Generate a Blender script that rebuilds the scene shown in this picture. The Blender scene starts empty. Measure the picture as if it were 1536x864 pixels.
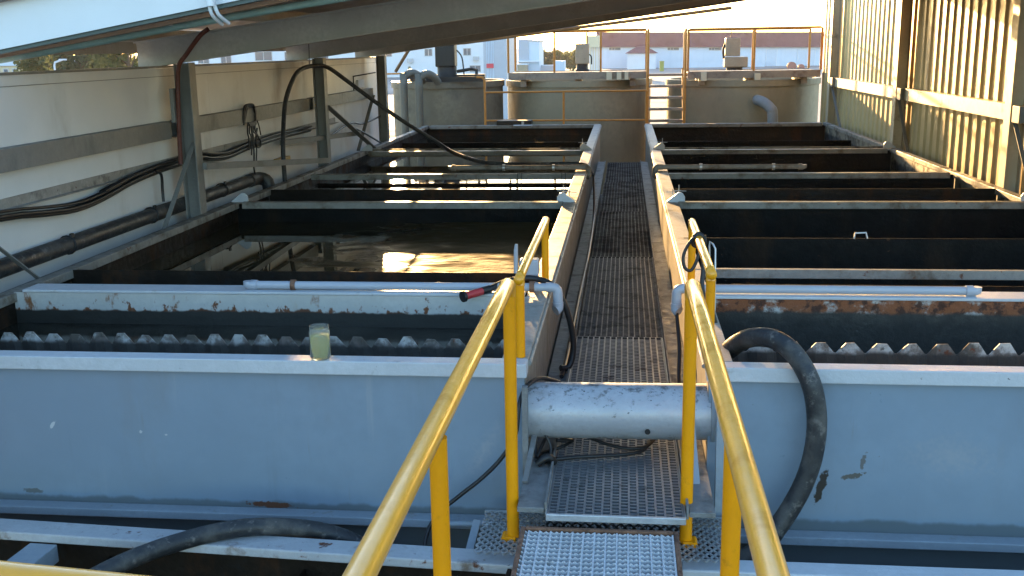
import bpy, math, random
from mathutils import Vector, Matrix
random.seed(7)
R = math.radians
S = bpy.context.scene
COL = S.collection

# ------------------------------------------------------------------ camera
cam_d = bpy.data.cameras.new("camera")
cam = bpy.data.objects.new("camera", cam_d); COL.objects.link(cam)
PITCH, YAW, ROLL = 0.2282149553, 0.1099150566, 0.01631698385
cam_d.sensor_width = 36.0
cam_d.lens = 1550.0/1536.0*36.0
cam_d.clip_start = 0.05; cam_d.clip_end = 6000
cp, sp, cy, sy = math.cos(PITCH), math.sin(PITCH), math.cos(YAW), math.sin(YAW)
fwd = Vector((-sy*cp, cy*cp, -sp)); right = Vector((cy, sy, 0)); down = fwd.cross(right)
c_, s_ = math.cos(ROLL), math.sin(ROLL)
rx = right*c_ + down*s_; dn = down*c_ - right*s_
cam.matrix_world = Matrix(((rx.x, -dn.x, -fwd.x, 0), (rx.y, -dn.y, -fwd.y, 0), (rx.z, -dn.z, -fwd.z, 4.0), (0, 0, 0, 1)))
S.camera = cam

# ------------------------------------------------------------------ light
SUN_AZ, SUN_EL = R(-12.5), R(7.05)          # azimuth from +Y towards +X
w = bpy.data.worlds.new("World"); S.world = w; w.use_nodes = True
nt = w.node_tree
bg = nt.nodes["Background"]
sky = nt.nodes.new("ShaderNodeTexSky"); sky.sky_type = 'NISHITA'
sky.sun_disc = False; sky.sun_elevation = SUN_EL; sky.sun_rotation = SUN_AZ
sky.air_density = 1.0; sky.dust_density = 0.6; sky.ozone_density = 2.3; sky.altitude = 50
nt.links.new(sky.outputs[0], bg.inputs[0]); bg.inputs[1].default_value = 0.09
sd = bpy.data.lights.new("sun", 'SUN'); so = bpy.data.objects.new("sun", sd); COL.objects.link(so)
sd.energy = 2.2; sd.angle = R(0.53); sd.color = (1.0, 0.60, 0.24)
to_sun = Vector((math.sin(SUN_AZ)*math.cos(SUN_EL), math.cos(SUN_AZ)*math.cos(SUN_EL), math.sin(SUN_EL)))
so.rotation_euler = to_sun.to_track_quat('Z', 'Y').to_euler()
S.view_settings.view_transform = 'Standard'; S.view_settings.look = 'None'
S.view_settings.exposure = 3.42; S.view_settings.gamma = 1
S.view_settings.use_curve_mapping = False
S.cycles.use_denoising = True
S.cycles.max_bounces = 8; S.cycles.diffuse_bounces = 5; S.cycles.glossy_bounces = 4; S.cycles.transmission_bounces = 8
S.cycles.sample_clamp_indirect = 6.0

# ------------------------------------------------------------------ materials
def mat(name, col, rough=0.5, metal=0.0, var=0.12, vscale=3.0, spots=(), bump=0.0, bscale=40.0, spec=0.5,
        zstain=None, trans=0.0, ior=1.45, coat=0.0, marks=(), rspots=None):
    """procedural principled material; spots = (colour, noise scale, lo, hi, stretch) blended in turn by world position"""
    m = bpy.data.materials.new(name); m.use_nodes = True
    t = m.node_tree; L = t.links.new; N = t.nodes.new
    b = t.nodes["Principled BSDF"]
    geo = N("ShaderNodeNewGeometry")
    def noise(scale, detail=6, stretch=(1, 1, 1), off=0.0, rg=0.6):
        mp = N("ShaderNodeMapping"); mp.inputs['Scale'].default_value = stretch; mp.inputs['Location'].default_value = (off, off*1.7, off*0.6)
        L(geo.outputs['Position'], mp.inputs['Vector'])
        n = N("ShaderNodeTexNoise"); n.inputs['Scale'].default_value = scale; n.inputs['Detail'].default_value = detail; n.inputs['Roughness'].default_value = rg
        L(mp.outputs[0], n.inputs['Vector']); return n.outputs['Fac']
    def mix(f, a, bb):
        x = N("ShaderNodeMix"); x.data_type = 'RGBA'
        if isinstance(f, float): x.inputs[0].default_value = f
        else: L(f, x.inputs[0])
        for k, v in ((6, a), (7, bb)):
            if isinstance(v, tuple): x.inputs[k].default_value = (*v[:3], 1)
            else: L(v, x.inputs[k])
        return x.outputs[2]
    def ramp(v, lo, hi):
        r = N("ShaderNodeMapRange"); r.inputs[1].default_value = lo; r.inputs[2].default_value = hi
        r.interpolation_type = 'SMOOTHSTEP'; L(v, r.inputs[0]); return r.outputs[0]
    dark = tuple(c*(1-var) for c in col); lite = tuple(min(1, c*(1+var)) for c in col)
    c = mix(ramp(noise(vscale), 0.3, 0.7), dark, lite)
    c = mix(ramp(noise(vscale*9, 4, off=3.1), 0.3, 0.75), c, tuple(x*(1-var*0.8) for x in col)) if var > 0.05 else c
    rv = None
    for i, sdef in enumerate(spots):
        sc_, lo, hi = sdef[1:4]; st = sdef[4] if len(sdef) > 4 else (1, 1, 1)
        nz = noise(sc_, 8, st, 5.3*(i+1), 0.65)
        if len(sdef) > 5:                  # (z0, gain): denser above z0, as settled dirt is
            sz = N("ShaderNodeSeparateXYZ"); L(geo.outputs['Position'], sz.inputs[0])
            q1 = N("ShaderNodeMath"); q1.operation = 'SUBTRACT'; L(sz.outputs[2], q1.inputs[0]); q1.inputs[1].default_value = sdef[5][0]
            q2 = N("ShaderNodeMath"); q2.operation = 'MULTIPLY_ADD'; L(q1.outputs[0], q2.inputs[0]); q2.inputs[1].default_value = sdef[5][1]; L(nz, q2.inputs[2]); nz = q2.outputs[0]
        k = ramp(nz, lo, hi)
        c = mix(k, c, sdef[0]); 
        rv = k if rv is None else rv
    if zstain:
        for (z0, wd, zc, amp) in zstain:
            sx = N("ShaderNodeSeparateXYZ"); L(geo.outputs['Position'], sx.inputs[0])
            a1 = N("ShaderNodeMath"); a1.operation = 'MULTIPLY_ADD'; L(noise(9, 6, (1, 1, .3), 1.1), a1.inputs[0]); a1.inputs[1].default_value = amp; a1.inputs[2].default_value = z0-amp/2
            a2 = N("ShaderNodeMath"); a2.operation = 'SUBTRACT'; L(a1.outputs[0], a2.inputs[0]); L(sx.outputs[2], a2.inputs[1])
            c = mix(ramp(a2.outputs[0], -wd, wd), c, zc)
    for (mx_, mz, rx_, rz_, ang, mc, lo, hi) in marks:   # single scuffs at their own places
        mp = N("ShaderNodeMapping"); mp.vector_type = 'TEXTURE'; mp.inputs['Location'].default_value = (mx_, 0, mz); mp.inputs['Rotation'].default_value = (0, ang, 0); mp.inputs['Scale'].default_value = (rx_, 1000, rz_)
        L(geo.outputs['Position'], mp.inputs['Vector'])
        ln = N("ShaderNodeVectorMath"); ln.operation = 'LENGTH'; L(mp.outputs[0], ln.inputs[0])
        sb = N("ShaderNodeMath"); sb.operation = 'SUBTRACT'; L(noise(55, 5, off=7.7), sb.inputs[0])
        ml = N("ShaderNodeMath"); ml.operation = 'MULTIPLY'; L(ln.outputs['Value'], ml.inputs[0]); ml.inputs[1].default_value = .45; L(ml.outputs[0], sb.inputs[1])
        c = mix(ramp(sb.outputs[0], lo, hi), c, mc)
    L(c, b.inputs['Base Color'])
    b.inputs['Metallic'].default_value = metal
    if rspots is not None or rv is not None:
        r2 = N("ShaderNodeMapRange"); L(noise(vscale*4, 5, off=9.0), r2.inputs[0])
        r2.inputs[1].default_value = .3; r2.inputs[2].default_value = .7
        r2.inputs[3].default_value = rough*0.8; r2.inputs[4].default_value = min(1, rough*1.25)
        if rv is not None:
            ad = N("ShaderNodeMath"); ad.operation = 'MULTIPLY_ADD'; ad.use_clamp = True
            L(rv, ad.inputs[0]); ad.inputs[1].default_value = 0.3; L(r2.outputs[0], ad.inputs[2]); L(ad.outputs[0], b.inputs['Roughness'])
        else: L(r2.outputs[0], b.inputs['Roughness'])
    else: b.inputs['Roughness'].default_value = rough
    b.inputs['Specular IOR Level'].default_value = spec
    b.inputs['IOR'].default_value = ior
    b.inputs['Transmission Weight'].default_value = trans
    b.inputs['Coat Weight'].default_value = coat; b.inputs['Coat Roughness'].default_value = 0.15
    if bump:
        bp = N("ShaderNodeBump"); bp.inputs['Strength'].default_value = bump; bp.inputs['Distance'].default_value = 0.01
        L(noise(bscale, 5, off=2.0), bp.inputs['Height']); L(bp.outputs[0], b.inputs['Normal'])
    return m

RUST = (0.10, 0.032, 0.013); RUST2 = (0.05, 0.018, 0.009); SLIME = (0.012, 0.011, 0.008); BLK = (0.012, 0.012, 0.012)
M = {}
M['tank'] = mat('grey_tank_paint', (0.175, 0.23, 0.29), 0.34, var=.06, vscale=1.3, coat=.25, bump=.12, bscale=3.5,
    marks=[(.775, 2.31, .015, .07, .22, (.035, .03, .025), -.02, .12), (.90, 2.36, .06, .016, -.3, (.09, .085, .075), .16, .24), (.93, 2.42, .012, .05, .2, (.11, .11, .11), .18, .25),
           (-2.376, 2.489, .008, .026, .6, (.42, .44, .46), .05, .2), (-1.99, 2.469, .008, .007, 0, (.38, .4, .42), .0, .15), (-1.88, 2.46, .009, .007, 0, (.38, .4, .42), .05, .16), (1.25, 2.45, .20, .10, .1, (.215, .25, .29), .0, .6),
           (-1.45, 2.16, .09, .014, .03, (.10, .035, .013), .0, .12), (-2.5, 2.19, .05, .012, 0, (.11, .12, .125), .05, .2), (-.55, 2.42, .05, .16, .5, (.225, .26, .30), .05, .6)],
    zstain=[(2.172, .010, (.105, .125, .135), .05)],
    spots=[((.145, .185, .225), 3, .58, .8, (1.6, 1, .10)), ((.25, .28, .31), 4, .62, .8, (2.2, 1, .12)), ((0.16, .185, .21), 2.2, .52, .8, (1, 1, .35)), ((0.08, .05, .035), 26, .71, .76), ((0.5, .51, .52), 30, .755, .775, (1, 1, .6)), ((.165, .17, .175), 5, .62, .8, (3, 3, .25))])
M['rim'] = mat('rim_paint', (0.44, 0.455, 0.475), 0.4, var=.08, vscale=4, coat=.1, bump=.25, bscale=60,
    spots=[((.22, .20, .17), 9, .60, .78), (RUST, 14, .70, .76), ((.10, .09, .075), 45, .66, .74)], spec=.3)
M['flange'] = mat('flange_paint', (0.23, 0.265, 0.30), 0.45, var=.1, vscale=5, spots=[((.2, .19, .17), 10, .58, .74), (RUST, 8, .71, .76), ((.55, .56, .57), 14, .70, .74)], bump=.2)
M['cross_paint'] = mat('scum_trough_paint', (0.40, 0.395, 0.375), 0.42, var=.08, vscale=4, bump=.2,
    spots=[((.36, .30, .22), 5, .55, .75, (1, 1, .4)), ((.18, .075, .03), 9, .60, .70, (1, 1, .5)), ((.13, .045, .017), 20, .575, .635, (1, 1, .7), (2.75, -1.5))],
    zstain=[(2.714, .006, (.10, .036, .015), .13), (2.712, .007, (.022, .021, .018), .022)])
M['cross_rusty'] = mat('rusty_trough_paint', (0.36, 0.35, 0.33), 0.5, var=.1, vscale=4, bump=.5, bscale=50,
    spots=[((.19, .062, .022), 6, .36, .47, (1, 1, 1.2)), (RUST2, 18, .46, .60), ((.36, .33, .29), 9, .66, .72)],
    zstain=[(2.738, .010, (.034, .030, .024), .04), (2.70, .03, (.02, .019, .016), .12)])
M['beam'] = mat('beam_paint', (0.21, 0.195, 0.17), 0.5, var=.15, vscale=4, spots=[((.10, .075, .05), 6, .45, .7), (RUST, 12, .62, .70), ((.08, .07, .06), 30, .64, .72)], bump=.3, spec=.35)
M['slime'] = mat('black_slimed_steel', (0.005, 0.0052, 0.0045), 0.65, var=.4, vscale=5, spots=[((.02, .013, .008), 3, .5, .7, (1, 1, .3)), ((.04, .02, .01), 14, .66, .72)], bump=.6, bscale=30, spec=.12)
M['slime_brown'] = mat('brown_slimed_steel', (0.016, 0.011, 0.007), 0.6, var=.4, vscale=5, spots=[((.04, .019, .009), 4, .5, .65, (1, 1, .5)), (BLK, 9, .55, .68)], bump=.5, bscale=30, spec=.15)
M['side'] = mat('side_wall_paint', (0.21, 0.19, 0.155), 0.5, var=.12, vscale=3, spots=[((.2, .17, .13), 4, .5, .7, (1, 1, .4)), (RUST, 9, .68, .74)], bump=.2)
M['inside_lit'] = mat('stained_inner_wall', (0.20, 0.165, 0.11), 0.6, var=.25, vscale=5, spots=[((.06, .045, .03), 6, .48, .62), (BLK, 14, .6, .7)], zstain=[(2.66, .03, (.015, .013, .01), .08)])  # sunlit tan of the right inner wall put into the colour, with stains
M['weir'] = mat('weir_plate_steel', (0.36, 0.35, 0.34), 0.55, var=.2, vscale=8, spots=[((.07, .06, .05), 4, .50, .60), ((.12, .10, .09), 14, .45, .60), (RUST, 20, .60, .68), ((.05, .045, .04), 40, .58, .68)], bump=.3, zstain=[(2.746, .012, (.03, .028, .026), .04)])
M['pvc'] = mat('white_pvc', (0.33, 0.345, 0.385), 0.35, var=.05, vscale=5, spots=[((.3, .28, .25), 18, .66, .76)])
M['yellow'] = mat('yellow_rail_paint', (0.72, 0.27, 0.0), 0.5, var=.05, vscale=6, spec=.25, bump=.12, bscale=120,
    spots=[((.5, .19, .004), 14, .6, .72), ((.10, .05, .02), 34, .70, .73, (1, 1, .5))])
M['rail_top'] = mat('worn_yellow_rail_paint', (0.74, 0.31, 0.001), 0.38, var=.05, vscale=9, coat=.7, bump=.12, bscale=260,
    spots=[((.62, .24, .002), 7, .5, .7), ((.12, .07, .02), 38, .69, .73)])
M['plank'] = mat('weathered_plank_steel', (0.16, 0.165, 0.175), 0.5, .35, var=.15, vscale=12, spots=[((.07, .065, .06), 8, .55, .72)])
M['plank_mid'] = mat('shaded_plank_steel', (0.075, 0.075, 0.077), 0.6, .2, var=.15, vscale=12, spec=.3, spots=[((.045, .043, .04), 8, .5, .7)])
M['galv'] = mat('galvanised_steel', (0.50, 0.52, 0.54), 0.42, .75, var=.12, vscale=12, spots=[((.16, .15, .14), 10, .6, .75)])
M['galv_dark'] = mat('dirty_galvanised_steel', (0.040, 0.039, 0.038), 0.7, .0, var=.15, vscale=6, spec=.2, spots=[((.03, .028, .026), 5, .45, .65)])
M['bar_grate'] = mat('white_galvanised_grating', (0.60, 0.61, 0.63), 0.5, .25, var=.12, vscale=14, spots=[((.3, .28, .25), 12, .62, .75)])
M['rust_frame'] = mat('rusty_angle_frame', (0.20, 0.10, 0.06), 0.8, var=.35, vscale=14, spots=[((.08, .04, .025), 20, .5, .65), ((.5, .45, .4), 16, .68, .74)], bump=.4)
M['ledge'] = mat('ledge_steel', (0.17, 0.17, 0.165), 0.6, var=.2, vscale=5, spots=[((.09, .08, .07), 7, .5, .7), (BLK, 40, .66, .74)], bump=.3)
M['bigpipe'] = mat('cross_pipe_paint', (0.36, 0.375, 0.40), 0.4, .25, var=.08, vscale=6, bump=.12, bscale=50,
    spots=[((.22, .22, .21), 7, .5, .78, (.7, 1, 1)), ((.13, .132, .13), 34, .58, .74, (.8, 1, 1), (2.60, 1.0)), ((.05, .052, .055), 75, .65, .72, (.6, 1, 1), (2.60, .8)), ((.17, .165, .15), 16, .62, .72, (1.5, .4, .4), (2.54, -1.2)), ((.66, .66, .66), 9, .72, .76)])
M['rubber'] = mat('black_rubber', (0.02, 0.021, 0.023), 0.48, var=.3, vscale=8, spots=[((.07, .066, .06), 7, .46, .66), ((.11, .10, .09), 22, .56, .68), ((.26, .25, .23), 14, .72, .75)], bump=.3)
M['black'] = mat('black_plastic', (0.012, 0.012, 0.013), 0.45, var=.2, vscale=10)
M['red'] = mat('red_plastic', (0.40, 0.035, 0.04), 0.45, var=.12, vscale=20)
M['rustpipe'] = mat('rust_red_strap', (0.12, 0.036, 0.024), 0.6, var=.3, vscale=8, spots=[((.3, .22, .15), 20, .64, .72)])
M['wallsheet'] = mat('beige_wall_sheet', (0.63, 0.615, 0.59), 0.45, var=.05, vscale=1.5, spots=[((.42, .37, .31), 1.6, .52, .8, (1, 1, .4)), ((.22, .15, .1), 24, .755, .775)], bump=.04, bscale=6)
M['frame'] = mat('grey_frame_steel', (0.185, 0.18, 0.165), 0.5, .1, var=.08, vscale=6, spots=[((.15, .145, .13), 4, .52, .75, (1, 1, .5)), ((.3, .29, .27), 20, .66, .74)], bump=.15)
M['frame_tan'] = mat('tan_frame_steel', (0.48, 0.40, 0.27), 0.5, .1, var=.1, vscale=5, spots=[((.2, .16, .11), 5, .56, .75)], bump=.1)
M['rafter'] = mat('rafter_steel', (0.42, 0.42, 0.40), 0.55, .0, var=.12, vscale=4, spots=[((.34, .335, .31), 2.5, .5, .7), ((.36, .3, .22), 9, .72, .78)], bump=.1)
M['roof'] = mat('roof_underside', (0.40, 0.38, 0.34), 0.5, .2, var=.15, vscale=3, spots=[((.2, .12, .08), 2, .6, .75)])
M['fascia'] = mat('white_fascia', (0.62, 0.66, 0.70), 0.35, var=.04, vscale=1.5, coat=.2)
M['green'] = mat('green_grey_trim', (0.07, 0.10, 0.095), 0.5, var=.15, vscale=5)
M['turq'] = mat('turquoise_conduit', (0.22, 0.36, 0.36), 0.4, var=.12, vscale=5, spots=[((.4, .44, .43), 14, .6, .7)])
M['batten'] = mat('tan_batten', (0.27, 0.20, 0.15), 0.6, var=.15, vscale=6)
M['clad'] = mat('cream_corrugated_sheet', (0.56, 0.43, 0.21), 0.38, .15, var=.06, vscale=2, spots=[((.36, .29, .2), 3, .55, .75, (1, 1, .25))], bump=.05, bscale=10)
M['tray'] = mat('cable_tray_steel', (0.30, 0.28, 0.25), 0.6, .2, var=.2, vscale=9, spots=[(RUST, 18, .66, .72), ((.12, .11, .1), 10, .5, .7)])
M['concrete'] = mat('concrete_strip', (0.20, 0.205, 0.21), 0.8, var=.15, vscale=4, spots=[((.12, .115, .105), 3, .5, .7)], bump=.3)
M['btank'] = mat('round_tank_steel', (0.27, 0.225, 0.145), 0.5, .15, var=.12, vscale=1.5, spots=[((.2, .165, .105), 1.5, .5, .75, (1, 1, .3)), ((.25, .22, .16), 5, .66, .8, (1, 1, .25))], bump=.08)
M['btank_d'] = mat('dark_tank_steel', (0.17, 0.145, 0.10), 0.55, .15, var=.2, vscale=2, spots=[((.11, .095, .07), 2, .5, .7)], bump=.1)
M['orange'] = mat('orange_rail_paint', (0.50, 0.20, 0.03), 0.5, var=.15, vscale=6, spots=[((.25, .1, .03), 12, .6, .7)])
M['bridge'] = mat('bridge_steel', (0.28, 0.22, 0.16), 0.55, .1, var=.15, vscale=3, spots=[((.16, .1, .07), 4, .5, .7)])
M['motor'] = mat('tan_motor_paint', (0.34, 0.29, 0.20), 0.5, var=.12, vscale=5, spots=[((.2, .15, .1), 9, .6, .72)])
M['motor_d'] = mat('dark_mixer_steel', (0.028, 0.022, 0.016), 0.55, .2, var=.2, vscale=6)
M['elbow'] = mat('grey_pipe_paint', (0.24, 0.245, 0.24), 0.45, var=.12, vscale=5, spots=[((.18, .16, .13), 5, .56, .75)])
M['rim_warm'] = mat('sunworn_rim_paint', (0.31, 0.285, 0.25), 0.55, var=.1, vscale=5, bump=.25, bscale=70, spec=.3, spots=[((.2, .18, .15), 6, .52, .72), (RUST, 20, .72, .77), ((.06, .05, .04), 40, .70, .75)])  # one warm beige tone for the long rims, with darker and rusty spots
M['rim_rusty'] = mat('rust_edged_rim_paint', (0.36, 0.365, 0.375), 0.5, var=.1, vscale=5, bump=.3, bscale=60, spec=.35, spots=[((.16, .12, .09), 5, .54, .68), (RUST, 9, .60, .67), (RUST2, 30, .66, .71)])
M['goose'] = mat('brown_grey_pipe', (0.12, 0.11, 0.085), 0.5, var=.12, vscale=5)
M['ybox'] = mat('yellow_fitting', (0.5, 0.28, 0.04), 0.5)
M['bwhite'] = mat('white_render', (0.66, 0.68, 0.72), 0.7, var=.04, vscale=.3, spots=[((.55, .57, .6), .25, .5, .8, (1, 1, .3))])
M['bpale'] = mat('pale_blue_sheet', (0.56, 0.63, 0.72), 0.6, var=.04, vscale=.3, spots=[((.48, .56, .66), .4, .5, .75, (2, 2, .1))])
M['blilac'] = mat('lilac_grey_sheet', (0.42, 0.44, 0.49), 0.6, var=.06, vscale=.4)
M['bred'] = mat('dark_red_roof', (0.15, 0.045, 0.06), 0.6, var=.1, vscale=.2, spots=[((.12, .035, .045), .3, .5, .7, (1, .2, 1))])
M['bcream'] = mat('cream_render', (0.62, 0.53, 0.36), 0.7, var=.06, vscale=.4)
M['btan'] = mat('tan_hut', (0.36, 0.28, 0.19), 0.7, var=.1, vscale=.5)
M['glass'] = mat('window_glass', (0.10, 0.13, 0.16), 0.08, var=.05, vscale=.5)
M['wframe'] = mat('window_frame', (0.5, 0.5, 0.5), 0.5)
M['door'] = mat('roller_door_sheet', (0.50, 0.57, 0.66), 0.5, var=.04)
M['redsign'] = mat('red_board', (0.62, 0.06, 0.08), 0.5)
M['greenbin'] = mat('olive_bin', (0.25, 0.28, 0.05), 0.5)
M['reddrum'] = mat('dull_red_drum', (0.26, 0.09, 0.08), 0.6, var=.2)
M['leaf'] = mat('leaf_green', (0.11, 0.13, 0.04), 0.6, var=.45, vscale=1.2, spots=[((.16, .16, .05), .9, .5, .65)])
M['leaf_d'] = mat('dark_leaf_green', (0.085, 0.105, 0.045), 0.6, var=.4, vscale=.8)
M['bark'] = mat('bark', (0.09, 0.07, 0.05), 0.9, var=.25, vscale=6)
M['ground'] = mat('yard_concrete', (0.26, 0.25, 0.24), 0.85, var=.12, vscale=.25, spots=[((.14, .13, .125), .12, .5, .7), ((.34, .33, .31), .5, .6, .75)])
M['deckdark'] = mat('dark_under_steel', (0.05, 0.05, 0.05), 0.7, var=.3, vscale=4)

for k in ('leaf', 'leaf_d'):
    t = M[k].node_tree; pb = t.nodes['Principled BSDF']; out = t.nodes['Material Output']
    tr = t.nodes.new('ShaderNodeBsdfTranslucent'); mx = t.nodes.new('ShaderNodeMixShader'); mx.inputs[0].default_value = .55
    t.links.new(pb.inputs['Base Color'].links[0].from_socket, tr.inputs['Color'])
    t.links.new(pb.outputs[0], mx.inputs[1]); t.links.new(tr.outputs[0], mx.inputs[2]); t.links.new(mx.outputs[0], out.inputs['Surface'])
def water_mat(name, base, scum):
    m = bpy.data.materials.new(name); m.use_nodes = True
    t = m.node_tree; L = t.links.new; N = t.nodes.new
    b = t.nodes["Principled BSDF"]; geo = N("ShaderNodeNewGeometry")
    mp = N("ShaderNodeMapping"); mp.inputs['Scale'].default_value = (1, 1.6, 1); L(geo.outputs['Position'], mp.inputs[0])
    n1 = N("ShaderNodeTexNoise"); n1.inputs['Scale'].default_value = 1.6; n1.inputs['Detail'].default_value = 7; n1.inputs['Distortion'].default_value = 1.2; L(mp.outputs[0], n1.inputs['Vector'])
    n2 = N("ShaderNodeTexNoise"); n2.inputs['Scale'].default_value = 7; n2.inputs['Detail'].default_value = 5; L(mp.outputs[0], n2.inputs['Vector'])
    r1 = N("ShaderNodeMapRange"); r1.inputs[1].default_value = .42; r1.inputs[2].default_value = .64; L(n1.outputs[0], r1.inputs[0])
    mx = N("ShaderNodeMix"); mx.data_type = 'RGBA'; L(r1.outputs[0], mx.inputs[0]); mx.inputs[6].default_value = (*base, 1); mx.inputs[7].default_value = (*scum[0], 1)
    L(mx.outputs[2], b.inputs['Base Color'])
    rr = N("ShaderNodeMapRange"); L(r1.outputs[0], rr.inputs[0]); rr.inputs[3].default_value = scum[1]; rr.inputs[4].default_value = scum[2]; L(rr.outputs[0], b.inputs['Roughness'])
    bp = N("ShaderNodeBump"); bp.inputs['Strength'].default_value = scum[4]; bp.inputs['Distance'].default_value = .014 if name.startswith('scum') else .004
    b.inputs['IOR'].default_value = 1.33
    if name.startswith('scum'):            # added matte scum towards the walkway, shaped to dull the sky reflection there
        sx = N("ShaderNodeSeparateXYZ"); L(geo.outputs['Position'], sx.inputs[0])
        n3 = N("ShaderNodeTexNoise"); n3.inputs['Scale'].default_value = 2.2; n3.inputs['Detail'].default_value = 8; n3.inputs['Distortion'].default_value = .6; L(mp.outputs[0], n3.inputs['Vector'])
        ma = N("ShaderNodeMath"); ma.operation = 'MULTIPLY_ADD'; L(n3.outputs[0], ma.inputs[0]); ma.inputs[1].default_value = 2.2; L(sx.outputs[0], ma.inputs[2])
        rm = N("ShaderNodeMapRange"); rm.interpolation_type = 'SMOOTHSTEP'; rm.inputs[1].default_value = -.70; rm.inputs[2].default_value = .05; L(ma.outputs[0], rm.inputs[0])
        m3 = N("ShaderNodeMix"); m3.data_type = 'RGBA'; L(rm.outputs[0], m3.inputs[0]); L(mx.outputs[2], m3.inputs[6]); m3.inputs[7].default_value = (.05, .038, .018, 1); L(m3.outputs[2], b.inputs['Base Color'])
        m4 = N("ShaderNodeMapRange"); L(rm.outputs[0], m4.inputs[0]); m4.inputs[3].default_value = 0; m4.inputs[4].default_value = .45
        cl = N("ShaderNodeMapRange"); cl.interpolation_type = 'SMOOTHSTEP'; cl.inputs[1].default_value = -.95; cl.inputs[2].default_value = -.55; L(ma.outputs[0], cl.inputs[0])  # clear water along the far side
        rr2 = N('ShaderNodeMath'); rr2.operation = 'MULTIPLY'; L(cl.outputs[0], rr2.inputs[0]); L(rr.outputs[0], rr2.inputs[1])
        L(cl.outputs[0], bp.inputs['Strength'])
        m5 = N("ShaderNodeMath"); m5.operation = 'ADD'; L(m4.outputs[0], m5.inputs[0]); L(rr2.outputs[0], m5.inputs[1]); L(m5.outputs[0], b.inputs['Roughness'])
        m6 = N("ShaderNodeMapRange"); L(rm.outputs[0], m6.inputs[0]); m6.inputs[3].default_value = .10; m6.inputs[4].default_value = .03; m7 = N('ShaderNodeMapRange'); L(cl.outputs[0], m7.inputs[0]); m7.inputs[3].default_value = 6.0; m7.inputs[4].default_value = 1.0
        m8 = N('ShaderNodeMath'); m8.operation = 'MULTIPLY'; L(m6.outputs[0], m8.inputs[0]); L(m7.outputs[0], m8.inputs[1]); L(m8.outputs[0], b.inputs['Specular IOR Level'])
    if not name.startswith('scum'): b.inputs['Specular IOR Level'].default_value = scum[3]
    L(n2.outputs[0], bp.inputs['Height']); L(bp.outputs[0], b.inputs['Normal'])
    return m
M['water_far'] = water_mat('dark_tank_water', (0.012, 0.010, 0.006), ((0.02, 0.015, 0.008), 0.025, 0.045, 0.5, .012))
M['water_pool'] = water_mat('scummy_brown_water', (0.02, 0.016, 0.008), ((0.045, 0.033, 0.015), 0.24, 0.42, 0.16, 1.0))
M['water_near'] = water_mat('still_dark_water', (0.012, 0.011, 0.008), ((0.03, 0.028, 0.022), 0.04, 0.15, 0.5, .15))
M['sludge'] = water_mat('black_sludge', (0.008, 0.007, 0.006), ((0.015, 0.012, 0.009), 0.3, 0.5, 0.25, .3))

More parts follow.
